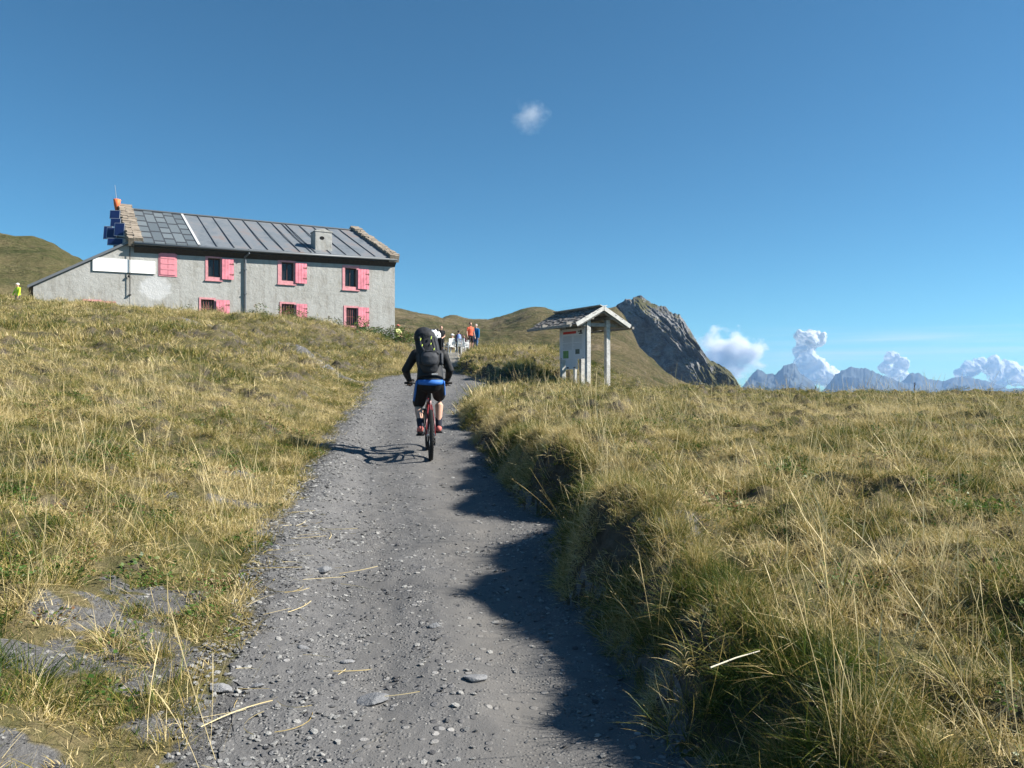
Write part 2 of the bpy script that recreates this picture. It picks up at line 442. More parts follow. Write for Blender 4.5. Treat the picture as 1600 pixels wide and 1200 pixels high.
def _tps_fit(pts):
    n = len(pts); d2 = ((pts[:, None, :2] - pts[None, :, :2]) ** 2).sum(-1)
    K = _U(d2) + np.eye(n) * .6
    A = np.zeros((n + 3, n + 3)); Pm = np.c_[np.ones(n), pts[:, :2]]
    A[:n, :n] = K; A[:n, n:] = Pm; A[n:, :n] = Pm.T
    b = np.zeros(n + 3); b[:n] = pts[:, 2]
    return np.linalg.solve(A, b)
_W = _tps_fit(CT)
def tps(X, Y):
    X = np.asarray(X, float); Y = np.asarray(Y, float); sh = X.shape
    x = X.ravel(); y = Y.ravel(); out = np.empty_like(x)
    for i in range(0, len(x), 20000):
        a, b = x[i:i + 20000], y[i:i + 20000]
        r2 = (a[:, None] - CT[None, :, 0]) ** 2 + (b[:, None] - CT[None, :, 1]) ** 2
        out[i:i + 20000] = _U(r2) @ _W[:-3] + _W[-3] + _W[-2] * a + _W[-1] * b
    return out.reshape(sh)
_FP = np.array([P(250, 492, 35)[:2], P(330, 505, 33)[:2], P(450, 546, 28)[:2], P(575, 591, 24)[:2]])
def seg_dist(X, Y, pts):
    d = np.full(np.shape(X), 1e9)
    for (ax, ay), (bx, by) in zip(pts[:-1], pts[1:]):
        vx, vy = bx - ax, by - ay; t = np.clip(((X - ax) * vx + (Y - ay) * vy) / (vx * vx + vy * vy), 0, 1)
        d = np.minimum(d, np.hypot(X - ax - t * vx, Y - ay - t * vy))
    return d
_ST = np.array([(-1.2, 24.6), (0.5, 25.3), (2.0, 25.2), (4.0, 24.4)])       # side trail to the shelter
def bare(X, Y):
    """bare grey earth patches in the turf, 0..1"""
    b = np.zeros(np.shape(X))
    for px, py, Yd, rx, ry in ((340, 772, 7.1, .42, .22), (245, 925, 4.55, .26, .22), (60, 1035, 3.5, .5, .16), (200, 1000, 3.8, .34, .3), (150, 960, 4.1, .3, .2), (300, 1100, 3.2, .2, .3), (375, 742, 8.3, .3, .15), (90, 1180, 2.75, .36, .10), (330, 520, 31.5, 1.4, .5), (1060, 835, 4.5, .2, .2), (1590, 622, 27, 2.2, 1.6)):
        cx = (px - 800) / F * Yd
        q = ((X - cx) / rx) ** 2 + ((Y - Yd) / ry) ** 2
        b = np.maximum(b, 1 - ss(.2, 1.5, q + 1.3 * pn(X * 4, Y * 4, 31) + .6 * pn(X * 11, Y * 11, 32)))
    b = np.maximum(b, .8 * (1 - ss(.2, .5, seg_dist(X, Y, _FP) + .15 * pn(X, Y, 8))))
    b = np.maximum(b, (1 - ss(.35, .8, seg_dist(X, Y, _ST) + .2 * pn(X * 1.3, Y * 1.3, 9))))
    b = np.maximum(b, 1 - ss(.0, .32, (xl(Y) - X) + .15 * pn(X * 2.5, Y * 2.5, 12)) * (X < xl(Y)) - (X > xl(Y)) * 1.0 * (X > xr(Y)))
    return np.clip(b, 0, 1)
def hz(X, Y):
    X = np.asarray(X, float); Y = np.asarray(Y, float)
    t = tps(X, Y); p = zp(Y)
    L, R = xl(Y), xr(Y)
    und = .07 * fbm(X * .55, Y * .55, 21, 3) + .10 * fbm(X * 1.5, Y * 1.5, 22, 3) + .045 * fbm(X * 4.6, Y * 4.6, 23, 2)
    rim = .16 * np.exp(-((Y - 5.1) / .75) ** 2) + .20 * np.exp(-((Y - 7.9) / .55) ** 2) - .10 * np.exp(-((Y - 6.75) / .3) ** 2) + .08 * np.exp(-((Y - 12) / .5) ** 2)
    t = t + rim * np.exp(-((X - xr(Y) - .45) / .4) ** 2)
    t = t + und * (1 + .6 * ss(4, 14, Y)) * (1 + .5 * ss(14, 30, Y))
    wl_ = 1.3 + .03 * np.clip(Y, 0, 40)
    fl_ = ss(0, wl_, L - X)
    wr_ = .34 + .14 * pn(Y * 1.3, Y * 0, 77)
    fr_ = ss(-.02, wr_, X - R - .05 * fbm(X * 5, Y * 5, 25, 2))
    rut = -.025 * np.exp(-((X - (L + (R - L) * .32)) / .28) ** 2) - .03 * np.exp(-((X - (L + (R - L) * .72)) / .25) ** 2)
    pz = p + rut + .018 * fbm(X * 1.4, Y * 1.4, 27, 4) + .10 * ss(.25, 0, (X - L) / (R - L + 1e-6)) * ss(3, 6, Y)
    z = pz + (t - pz) * np.maximum(fl_ * (X < L), fr_ * (X > R))
    # side trail is cut level into the mound
    d = seg_dist(X, Y, _ST)
    k = (1 - ss(.7, 1.1, d)) * (X > -1.6)
    z = z * (1 - k) + k * (zp(Y) * .2 - .06 - .03 * np.clip(X, 0, 4))
    # beyond the pass the land falls away on the right
    z = z - 6 * ss(45, 90, Y) * ss(6, 30, X) - 40 * ss(60, 110, Y) * ss(10, 50, X) - 30 * ss(35, 60, X)
    return z
def hz1(x, y): return float(hz(np.array([x]), np.array([y]))[0])
def normal_at(X, Y, e=.03):
    zx = (hz(X + e, Y) - hz(X - e, Y)) / (2 * e); zy = (hz(X, Y + e) - hz(X, Y - e)) / (2 * e)
    return zx, zy

def grid_mesh(name, xs, ys, zf, smooth=True, keep=None):
    XX, YY = np.meshgrid(xs, ys); ZZ = zf(XX, YY)
    V = np.c_[XX.ravel(), YY.ravel(), ZZ.ravel()]
    nx, ny = len(xs), len(ys)
    i = np.arange(nx - 1)[None, :] + nx * np.arange(ny - 1)[:, None]
    Q = np.stack([i, i + 1, i + 1 + nx, i + nx], -1).reshape(-1, 4)
    if keep is not None: Q = Q[keep.ravel()]
    return np_mesh(name, V, quads=Q, smooth=smooth), XX, YY, ZZ

def axis(segs):
    out = []
    for a, b, st in segs: out.append(np.arange(a, b, st))
    return np.concatenate(out + [[segs[-1][1]]])
gx = axis([(-60, -25, 1.2), (-25, -12, .35), (-12, -4.5, .12), (-4.5, 2.5, .045), (2.5, 7, .10), (7, 14, .2), (14, 30, .5), (30, 64, 1.5)])
gy = axis([(-14, 0, .8), (0, 1.5, .1), (1.5, 8, .04), (8, 16, .07), (16, 30, .14), (30, 52, .25), (52, 112, 1.4)])
me, XX, YY, ZZ = grid_mesh("ground", gx, gy, hz)
def set_attr(me, name, arr):
    a = me.attributes.new(name, 'FLOAT', 'POINT'); a.data.foreach_set("value", np.asarray(arr, dtype=np.float32).ravel())
zx, zy = np.gradient(ZZ, gy, gx)[::-1]
set_attr(me, "steep", ss(.55, 1.1, np.hypot(zx, zy)))
# cells under the path are sunk a little so that the path sheet lies above
L_, R_ = xl(YY), xr(YY)
inside = (XX > L_ + .1) & (XX < R_ - .05) & (YY < 47)
set_attr(me, "bare", np.where(inside, 1.0, bare(XX, YY)))
co = np.empty(len(me.vertices) * 3, dtype=np.float32); me.vertices.foreach_get("co", co); co = co.reshape(-1, 3)
co[:, 2] -= np.where(inside.ravel(), .012, 0); me.vertices.foreach_set("co", co.ravel()); me.update()
ground = tag(link("ground", me, M_ground), "rolling alpine turf on both sides of the gravel path", kind="structure")

# path sheet (own mesh, 4 mm over the ground)
pys = axis([(-8, 1.5, .2), (1.5, 8, .035), (8, 16, .06), (16, 30, .12), (30, 46, .25)])
us = np.linspace(0, 1, 72)
U_, V_ = np.meshgrid(us, pys)
Lp, Rp = xl(V_) - .04 + .08 * pn(V_ * 6, V_ * 0, 41), xr(V_) + .10
XP = Lp + (Rp - Lp) * U_
ZP = hz(XP, V_) + .004
ZP += .006 * fbm(XP * 9, V_ * 9, 43, 3)
V = np.c_[XP.ravel(), V_.ravel(), ZP.ravel()]
nx, ny = len(us), len(pys)
i = np.arange(nx - 1)[None, :] + nx * np.arange(ny - 1)[:, None]
Q = np.stack([i, i + 1, i + 1 + nx, i + nx], -1).reshape(-1, 4)
pme = np_mesh("path", V, quads=Q, smooth=True)
wob = .05 * pn(V_ * .5, V_ * 0, 91)
set_attr(pme, "track", np.clip((.55 * np.exp(-((U_ - .34 - wob) / .07) ** 2) + np.exp(-((U_ - .66 - wob) / .14) ** 2)) * (1 - .7 * ss(11, 16, V_)), 0, 1))
tag(link("path", pme, M_path), "grey gravel path climbing to the pass", kind="structure")

# ------------------------------------------------------------------ scatter machinery
def proto_coll(name, meshes, mat):
    c = bpy.data.collections.new(name)
    for k, me in enumerate(meshes):
        me.materials.clear(); me.materials.append(mat)
        c.objects.link(bpy.data.objects.new(f"{name}_{k:02d}", me))
    return c

def rot_euler(tx, ty, yaw):
    """tilt so that local z leans by the vector (tx, ty), after a yaw; returns XYZ eulers"""
    n = len(yaw)
    zax = np.stack([tx, ty, np.ones(n)], -1); zax /= np.linalg.norm(zax, axis=1)[:, None]
    c, s = np.cos(yaw), np.sin(yaw)
    x0 = np.stack([c, s, np.zeros(n)], -1); x0 -= zax * (x0 * zax).sum(1)[:, None]; x0 /= np.linalg.norm(x0, axis=1)[:, None]
    y0 = np.cross(zax, x0)
    R = np.stack([x0, y0, zax], -1)
    ry = -np.arcsin(np.clip(R[:, 2, 0], -1, 1)); rx = np.arctan2(R[:, 2, 1], R[:, 2, 2]); rz = np.arctan2(R[:, 1, 0], R[:, 0, 0])
    return np.stack([rx, ry, rz], -1)

def scatter(name, pts, rot, scl, dry, coll, label, cat=None):
    n = len(pts); nproto = len(coll.objects)
    me = bpy.data.meshes.new(name); me.vertices.add(n); me.vertices.foreach_set("co", pts.astype(np.float32).ravel())
    a = me.attributes.new("rot", 'FLOAT_VECTOR', 'POINT'); a.data.foreach_set("vector", rot.astype(np.float32).ravel())
    a = me.attributes.new("scl", 'FLOAT_VECTOR', 'POINT'); a.data.foreach_set("vector", scl.astype(np.float32).ravel())
    a = me.attributes.new("dry", 'FLOAT', 'POINT'); a.data.foreach_set("value", dry.astype(np.float32))
    a = me.attributes.new("idx", 'INT', 'POINT'); a.data.foreach_set("value", rng.integers(0, nproto, n).astype(np.int32))
    o = bpy.data.objects.new(name, me); C.objects.link(o)
    ng = bpy.data.node_groups.new(name, 'GeometryNodeTree')
    ng.interface.new_socket("Geometry", in_out='INPUT', socket_type='NodeSocketGeometry')
    ng.interface.new_socket("Geometry", in_out='OUTPUT', socket_type='NodeSocketGeometry')
    nn, ll = ng.nodes, ng.links
    gi, go = nn.new("NodeGroupInput"), nn.new("NodeGroupOutput")
    ci = nn.new("GeometryNodeCollectionInfo"); ci.inputs[0].default_value = coll; ci.inputs[1].default_value = True; ci.inputs[2].default_value = True
    ip = nn.new("GeometryNodeInstanceOnPoints")
    def na(nm, ty):
        x = nn.new("GeometryNodeInputNamedAttribute"); x.data_type = ty; x.inputs[0].default_value = nm; return x.outputs[0]
    ll.new(gi.outputs[0], ip.inputs["Points"]); ll.new(ci.outputs[0], ip.inputs["Instance"]); ip.inputs["Pick Instance"].default_value = True
    ll.new(na("idx", 'INT'), ip.inputs["Instance Index"]); ll.new(na("rot", 'FLOAT_VECTOR'), ip.inputs["Rotation"]); ll.new(na("scl", 'FLOAT_VECTOR'), ip.inputs["Scale"])
    ll.new(ip.outputs[0], go.inputs[0])
    md = o.modifiers.new("scatter", 'NODES'); md.node_group = ng
    tag(o, label, cat, kind="stuff")
    return o

def blades(n, hr, wr, spread, lean, curl, segs=3, head=0.0, bvr=(0, 1), droop=0.0, r=None):
    """a tuft as numpy strips"""
    r = r or rng
    V = []; Fq = []; Ft = []; B = []
    for k in range(n):
        h = r.uniform(*hr); w = r.uniform(*wr); a = r.uniform(0, 2 * np.pi); rad = spread * np.sqrt(r.uniform())
        bx, by = rad * np.cos(a), rad * np.sin(a)
        la = a + r.normal(0, .9); le = abs(r.normal(lean, lean * .5)); cu = r.uniform(.3, 1) * curl
        face = r.uniform(0, 2 * np.pi)
        sx, sy = np.cos(face), np.sin(face)
        base = len(V); bv = r.uniform(*bvr)
        ang = le; x = y = 0; px_, pz_ = 0.0, 0.0
        for i in range(segs + 1):
            t = i / segs
            ww = w * (1 - t) ** .7 if head == 0 else (w * .5 if t < .7 else w * (1.2 if t < 1 else .2))
            cx, cy_ = bx + np.cos(la) * px_, by + np.sin(la) * px_
            if i < segs or head:
                V.append((cx - sx * ww / 2, cy_ - sy * ww / 2, pz_)); V.append((cx + sx * ww / 2, cy_ + sy * ww / 2, pz_)); B += [bv, bv]
            else:
                V.append((cx, cy_, pz_)); B.append(bv)
            st = h / segs
            px_ += st * np.sin(ang); pz_ += st * np.cos(ang); ang += cu / segs + droop / segs
        for i in range(segs):
            if i < segs - 1 or head: Fq.append((base + 2 * i, base + 2 * i + 1, base + 2 * i + 3, base + 2 * i + 2))
            else: Ft.append((base + 2 * i, base + 2 * i + 1, base + 2 * i + 2))
        if head:     # seed head: little alternating flakes round the tip
            tx, ty = np.cos(la) * px_, np.sin(la) * px_
            for q in range(7):
                u = 1 - .32 * q / 7
                cx, cy_, cz = V[-2][0], V[-2][1], V[-2][2]
                ex = r.normal(0, 1, 3) * head; b2 = len(V)
                dz = -(q / 7) * h * .22; ddx = -np.cos(la) * np.sin(ang) * (q / 7) * h * .22 * .8; ddy = -np.sin(la) * np.sin(ang) * (q / 7) * h * .22 * .8
                c0 = np.array([bx + np.cos(la) * (px_ - st * np.sin(ang)) + ddx, by + np.sin(la) * (px_ - st * np.sin(ang)) + ddy, (pz_ - st * np.cos(ang)) + dz * np.cos(ang)])
                V.append(tuple(c0)); V.append(tuple(c0 + ex * .5 + (0, 0, head * .8))); V.append(tuple(c0 + ex + (0, 0, head * 2.2))); B += [min(1, bv + .1)] * 3
                Ft.append((b2, b2 + 1, b2 + 2))
    me = np_mesh("tuft", np.array(V), quads=Fq if Fq else None, tris=Ft if Ft else None)
    a = me.attributes.new("bv", 'FLOAT', 'POINT')
    if len(B) == len(me.vertices): a.data.foreach_set("value", np.array(B, dtype=np.float32))
    return me

def leafy(n, hr, size, spread):
    V = []; Fq = []; B = []
    for k in range(n):
        a = rng.uniform(0, 2 * np.pi); rad = spread * np.sqrt(rng.uniform()); h = rng.uniform(*hr)
        c = np.array([rad * np.cos(a), rad * np.sin(a), h]); s = size * rng.uniform(.6, 1.3)
        d = np.array([np.cos(a + rng.normal(0, .8)), np.sin(a + rng.normal(0, .8)), rng.uniform(-.2, .7)]); d /= np.linalg.norm(d)
        q = np.cross(d, rng.normal(0, 1, 3)); q /= np.linalg.norm(q)
        q = q * .6 + np.cross(d, (0, 0, 1)) * .7
        base = len(V); bv = rng.uniform()
        for (u, w) in ((0, 0), (.5, .32), (1, 0), (.5, -.32)):
            V.append(tuple(c + d * s * u + q * s * w)); B.append(bv)
        Fq.append((base, base + 1, base + 2, base + 3))
    me = np_mesh("leaves", np.array(V), quads=Fq)
    a = me.attributes.new("bv", 'FLOAT', 'POINT')
    if len(B) == len(me.vertices): a.data.foreach_set("value", np.array(B, dtype=np.float32))
    return me

# prototypes ------------------------------------------------------
C_turf = proto_coll("turf_tuft", [blades(44, (.025, .08), (.0022, .0046), .075, .7, 1.3, 3) for _ in range(6)], M_grass)
C_mid = proto_coll("meadow_tuft", [blades(36, (.08, .20), (.0022, .0044), .065, .45, 1.2, 4) for _ in range(6)], M_grass)
C_tus = proto_coll("tussock", [blades(120, (.10, .24), (.002, .0036), .06, .65, 1.5, 5) for _ in range(4)], M_grass)
C_mat = proto_coll("dry_mat", [blades(30, (.08, .2), (.002, .0038), .10, 1.3, .4, 3, bvr=(.3, 1)) for _ in range(5)], M_grass)
C_stalk = proto_coll("seed_stalk", [blades(rng.integers(2, 6), (.30, .60), (.0024, .0042), .07, .22, .5, 5, head=.008, bvr=(.5, 1)) for _ in range(8)], M_grass)
C_far = proto_coll("far_tuft", [blades(42, (.12, .32), (.008, .016), .26, .4, .9, 2) for _ in range(6)], M_grass)
C_droop = proto_coll("hanging_tuft", [blades(50, (.08, .22), (.002, .004), .06, .8, 1.5, 4, bvr=(0, .9)) for _ in range(5)], M_grass)
C_herb = proto_coll("herb", [leafy(80, (.01, .06), .020, .10) for _ in range(4)], M_herb)
C_weed = proto_coll("weed", [leafy(140, (.05, .6), .09, .3) for _ in range(4)], M_herb)

def in_view(X, Y, m=2.4):
    return (np.abs(X) < Y * .66 + m)
def on_path(X, Y, margin=0.0):
    return (X > xl(Y) + margin) & (X < xr(Y) - margin * .3 + .06)
_hut = np.array([-7.44, 50.0]); _he = np.array([.868, .496]); _hg = np.array([-.496, .868])
def in_hut(X, Y):
    dx, dy = X - _hut[0], Y - _hut[1]; u = dx * _he[0] + dy * _he[1]; w = dx * _hg[0] + dy * _hg[1]
    return (u < .1) & (u > -20.2) & (w > -.05)
def dryness(X, Y):
    d = .54 + .34 * fbm(X * .35, Y * .35, 51, 3) + .50 * fbm(X * 1.4, Y * 1.4, 53, 3) + .22 * fbm(X * 6, Y * 6, 54, 2) + .03 * np.clip(Y, 0, 8) / 8
    d = d - .46 * np.exp(-(((X + 2.5) / 1.3) ** 2 + ((Y - 3.7) / 1.3) ** 2)) - .25 * np.exp(-(((X - 2.1) / .5) ** 2 + ((Y - 2.8) / .8) ** 2)) - .20 * ss(0, 1, (X > 2.5) * ss(14, 20, Y))              # greener corner low left
    d = d - .06 * (X > xr(Y)) * (X < xr(Y) + .5) * ss(8, 5, Y)                       # greener on the shaded bank
    d = d - .10 * ss(26, 34, Y) * (X > -3)
    return np.clip(d, .02, .98)
def sample(n, x0, x1, y0, y1, dens=None, m=2.4):
    X = rng.uniform(x0, x1, n); Y = rng.uniform(y0, y1, n)
    k = in_view(X, Y, m) & ~in_hut(X, Y)
    X, Y = X[k], Y[k]
    return X, Y
def place(name, coll, X, Y, label, smin=.8, smax=1.25, tilt=.5, tiltn=.12, sink=.006, ddry=0.0, cat=None, zs=None, wind=(-.05, 0)):
    zx, zy = normal_at(X, Y)
    n = len(X)
    g = np.hypot(zx, zy); f = np.where(g > 1.2, 1.2 / (g + 1e-6), 1)
    tx = -zx * f * tilt + rng.normal(0, tiltn, n) + wind[0]; ty = -zy * f * tilt + rng.normal(0, tiltn, n) + wind[1]
    R = rot_euler(tx, ty, rng.uniform(0, 2 * np.pi, n))
    s = rng.uniform(smin, smax, n); S = np.stack([s, s, s * rng.uniform(.8, 1.2, n) * (1 if zs is None else zs)], -1)
    Z = hz(X, Y) - sink
    return scatter(name, np.stack([X, Y, Z], -1), R, S, np.clip(dryness(X, Y) + ddry + rng.normal(0, .07, n), 0, 1), coll, label, cat)

def keepp(X, Y, p): k = rng.uniform(0, 1, len(X)) < p; return X[k], Y[k]

# short turf, near -> far
def turf_prob(X, Y, edge=.05):
    L, R = xl(Y), xr(Y)
    inside = (X > L - .10 + .14 * pn(X * 5, Y * 5, 61)) & (X < R + .03)
    p = np.where(inside & (Y < 47), .0, 1.0)
    p = p * (1 - .93 * bare(X, Y) ** .8)
    hl_ = ss(-.42, -.12, fbm(X * 2.3, Y * 2.3, 62, 3)); p = p * (1 - .92 * (1 - hl_) * (1 - .8 * ss(9, 18, Y)))
    return p
X, Y = sample(52000, -9, 8, 1.0, 9); p = turf_prob(X, Y) * ss(10.5, 3.5, Y); X, Y = keepp(X, Y, np.clip(p * 1.1, 0, 1))
place("short_grass", C_turf, X, Y, "short mixed green and straw turf beside the gravel path", .6, 1.2, tiltn=.25)
X, Y = sample(60000, -16, 14, 5, 22); p = turf_prob(X, Y) * ss(4, 8, Y) * ss(24, 9, Y); X, Y = keepp(X, Y, p)
place("meadow_turf", C_turf, X, Y, "low grass cover of the meadow around the cyclist", 1.3, 2.1, zs=.55, tiltn=.25)

# medium tufts
X, Y = sample(30000, -9, 8, 1.0, 10); p = turf_prob(X, Y) * ss(.0, .6, fbm(X * 1.3, Y * 1.3, 63, 3)) * .5; X, Y = keepp(X, Y, p)
place("meadow_grass", C_mid, X, Y, "medium long straw coloured meadow grass near the viewer", .5, 1.3, tiltn=.25)
X, Y = sample(36000, -16, 14, 9, 24); p = turf_prob(X, Y) * ss(-.05, .5, fbm(X * .9, Y * .9, 64, 3)) * .55 * np.where((X > 3.5) & (Y > 15), .3, 1); X, Y = keepp(X, Y, p)
place("meadow_grass", C_mid, X, Y, "straw coloured meadow grass further up the slope", .6, 1.15, tiltn=.3)
# matted dry grass
X, Y = sample(30000, -9, 8, 1.0, 14); p = turf_prob(X, Y) * ss(-.1, .4, fbm(X * 1.3 + 7, Y * 1.3, 65, 3)) * .7; X, Y = keepp(X, Y, p)
place("dry_grass", C_mat, X, Y, "flattened dry grass lying over the turf", .7, 1.4, tiltn=.3, sink=-.012, ddry=.18)
# tussocks
X, Y = sample(2600, -9, 8, 1.2, 16); p = turf_prob(X, Y) * ss(.0, .3, fbm(X * .8 + 3, Y * .8, 66, 3)) * .5; X, Y = keepp(X, Y, p)
place("tussock_grass", C_tus, X, Y, "dense rounded tussocks scattered in the turf", .6, 1.15, tiltn=.3)
Xt = np.array([-1.80, -2.02, -2.15, -1.95, -1.72, -1.88, 1.55, 1.75, 2.2, 1.35]); Yt = np.array([3.18, 3.30, 3.22, 3.85, 3.80, 3.12, 2.7, 3.0, 3.6, 3.4])
place("tussock_grass", C_tus, Xt, Yt, "dense dark tussocks in the near left turf", .95, 1.3, tiltn=.2, ddry=-.1)
# bank face: long drooping grass
Yb = rng.uniform(1.2, 22, 6200); Yb = Yb[rng.uniform(0, 1, len(Yb)) < ss(26, 4, Yb)]; Xb = xr(Yb) + rng.uniform(.0, .55, len(Yb)) ** 1.0
k = (fbm(Xb * 2.2, Yb * 2.2, 71, 3) > -.12) & (rng.uniform(0, 1, len(Yb)) < (.9 - .75 * np.exp(-((Yb - 7.6) / .7) ** 2) * (Xb < xr(Yb) + .3)))
place("bank_grass", C_droop, Xb[k], Yb[k], "long dark green grass hanging over the eroded bank right of the path", .5, 1.0, tilt=.55, tiltn=.45, ddry=-.02, wind=(-.12, -.03))
Yb = rng.uniform(1.2, 20, 1500); Xb = xr(Yb) + rng.uniform(.28, .6, len(Yb)); k = rng.uniform(0, 1, len(Yb)) < ss(24, 4, Yb)
place("dry_grass", C_mid, Xb[k], Yb[k], "dry straw fringe along the lip of the bank", .5, .9, tilt=.3, tiltn=.45, ddry=.10, wind=(-.08, -.03))
# tall stalks
X, Y = sample(9000, -9, 9, 1.4, 16); tall = ss(-.05, .45, fbm(X * .7 + 11, Y * .7, 67, 3))
tall = tall + .9 * np.exp(-(((X + 4) / 1.6) ** 2 + ((Y - 6) / 2.2) ** 2)) + 1.1 * np.exp(-(((X - 1.25) / .5) ** 2 + ((Y - 2.9) / .8) ** 2)) + .5 * np.exp(-(((X - 2.6) / .9) ** 2 + ((Y - 5.3) / 1) ** 2))
p = turf_prob(X, Y) * tall * .65; X, Y = keepp(X, Y, p)
place("tall_grass", C_stalk, X, Y, "tall pale seed stalks standing above the meadow", .65, 1.25, tilt=.1, tiltn=.24, ddry=.40)
X, Y = sample(16000, -26, 16, 14, 45); tall = ss(-.1, .4, fbm(X * .3 + 11, Y * .3, 67, 3)); p = turf_prob(X, Y) * tall * .3 * np.where((X > 3) & (Y > 17), .35, 1); X, Y = keepp(X, Y, p)
place("tall_grass", C_stalk, X, Y, "thin pale stalks standing on the far slope and skyline", .8, 1.5, tilt=.1, tiltn=.2, ddry=.2)
# far tufts
X, Y = sample(60000, -34, 28, 15, 47, m=3); p = turf_prob(X, Y) * ss(13, 22, Y) * (.35 + .65 * ss(-.3, .2, fbm(X * .5, Y * .5, 68, 3))) ; X, Y = keepp(X, Y, p)
tl = .26 + .50 * ss(-.2, .5, fbm(X * .3, Y * .3, 69, 3)); tl = np.where((X > 2.0) & (Y > 15), .11 + tl * .1, tl)
place("slope_grass", C_far, X, Y, "deep grass covering the slope below the stone house", .7, 1.35, tilt=.3, tiltn=.15, zs=tl)
X, Y = sample(30000, -40, 30, 44, 75, m=6); p = turf_prob(X, Y) * .8 * ((Y > 50) | (X < -6) | (X > -2.5)) * ~((X < -2.0) & (X > -7.5) & (Y > 46) & (Y < 58)); X, Y = keepp(X, Y, p)
place("far_grass", C_far, X, Y, "grass on the level ground behind the mound", 1.0, 1.8, tilt=.3, zs=.6)
# herbs
X, Y = sample(9000, -8, 8, 1.2, 12); p = turf_prob(X, Y) * (ss(.15, .5, fbm(X * 1.1 + 5, Y * 1.1, 70, 3)) + 1.2 * np.exp(-(((X + 2.6) / .8) ** 2 + ((Y - 4.0) / .8) ** 2)) + .5 * np.exp(-(((X - 1.9) / .6) ** 2 + ((Y - 2.6) / .8) ** 2))) * .9 * ((X < xl(Y)) | (X > xr(Y) + .8)); X, Y = keepp(X, Y, p)
place("ground_herbs", C_herb, X, Y, "small leafy green herbs creeping through the grass", .7, 1.5, tilt=.9, ddry=-.15)
X = np.r_[rng.normal(-7.0, 1.0, 40), rng.normal(-12, 2.5, 26)]; Y = np.r_[rng.normal(47.6, .7, 40), rng.normal(44.2, .6, 26)]
k = ~in_hut(X, Y); X, Y = X[k], Y[k]
place("leafy_weeds", C_weed, X, Y, "bright green leafy weeds at the foot of the house wall", .7, 1.3, tilt=.2, ddry=-.05)

# ------------------------------------------------------------------ stones
def rock_mesh(seed, flat=.5, sub=2, amp=.22):
    bm = bmesh.new(); bmesh.ops.create_icosphere(bm, subdivisions=sub, radius=.5)
    r = np.random.default_rng(seed); pl = [(Vector(r.normal(0, 1, 3)).normalized(), r.uniform(.26, .42)) for _ in range(9)]
    for v in bm.verts:
        for nrm, d in pl:
            q = v.co.dot(nrm)
            if q > d: v.co -= nrm * (q - d) * .92
        v.co *= 1 + float(r.normal(0, .02))
        v.co.z *= flat
    me = bpy.data.meshes.new("stone"); bm.to_mesh(me); bm.free(); return me
def stone_mat(name, lo, hi):
    m, n, l, b = mat_new(name)
    tc = n.new("ShaderNodeTexCoord"); oi = n.new("ShaderNodeObjectInfo")
    f = noise(n, l, tc.outputs["Object"], 6, 5, .7)
    r = mixc(n, l, oi.outputs["Random"], lo, hi); r = mixc(n, l, 1.0, r, mixc(n, l, f, (.7, .7, .7), (1.3, 1.3, 1.3)), 'MULTIPLY')
    l.new(r, b.inputs["Base Color"]); b.inputs["Roughness"].default_value = .85
    l.new(bumpn(n, l, f, .5, .05), b.inputs["Normal"]); return m
M_peb = stone_mat("slate_pebbles", (.06, .06, .065), (.34, .335, .32))
M_stone = stone_mat("slate_stone", (.16, .165, .175), (.26, .26, .265))
C_peb = proto_coll("pebble", [rock_mesh(s, .45, 1) for s in range(8)], M_peb)
def pebbles(name, n, y0, y1, s0, s1, label, edge):
    Y = rng.uniform(y0, y1, n); u = rng.uniform(0, 1, n)
    e = rng.uniform(0, 1, n) < edge; u = np.where(e, np.abs(rng.normal(0, .16, n)), u)
    X = xl(Y) - .25 + (xr(Y) - xl(Y) + .25) * u
    cl = ss(-.35, .3, fbm(X * 2, Y * 2, 81, 3)); k = rng.uniform(0, 1, n) < (.25 + .75 * cl) * (1 - .75 * np.exp(-((u - .66) / .13) ** 2))
    X, Y = X[k], Y[k]; n = len(X)
    s = s0 * (s1 / s0) ** (rng.uniform(0, 1, n) ** 2.6)
    S = np.stack([s * rng.uniform(.7, 1.4, n), s, s * rng.uniform(.5, 1.1, n)], -1)
    R = np.stack([rng.normal(0, .25, n), rng.normal(0, .25, n), rng.uniform(0, 6.3, n)], -1)
    return scatter(name, np.stack([X, Y, hz(X, Y) + .004 + s * .06], -1), R, S, np.zeros(n), C_peb, label)
pebbles("gravel", 30000, 1.6, 7, .004, .042, "loose slate gravel strewn on the near part of the path", .45)
pebbles("gravel", 36000, 6, 30, .010, .055, "pale gravel on the upper part of the path", .5)

Xq = rng.uniform(-6, 1.5, 160000); Yq = rng.uniform(2, 9, 160000); kq = (Xq < xl(Yq) + .1); Xq, Yq = Xq[kq], Yq[kq]; bq = bare(Xq, Yq); kq = rng.uniform(0, 1, len(Xq)) < ss(.3, .9, bq) * .55; Xq, Yq = Xq[kq], Yq[kq]; nq_ = len(Xq)
sq = .004 * 8 ** (rng.uniform(0, 1, nq_) ** 2.2)
scatter("gravel", np.stack([Xq, Yq, hz(Xq, Yq) + .002], -1), np.stack([rng.normal(0, .3, nq_), rng.normal(0, .3, nq_), rng.uniform(0, 6.3, nq_)], -1), np.stack([sq * 1.2, sq, sq * .7], -1), np.zeros(nq_), C_peb, "grit and small stones on the bare earth patches left of the path")
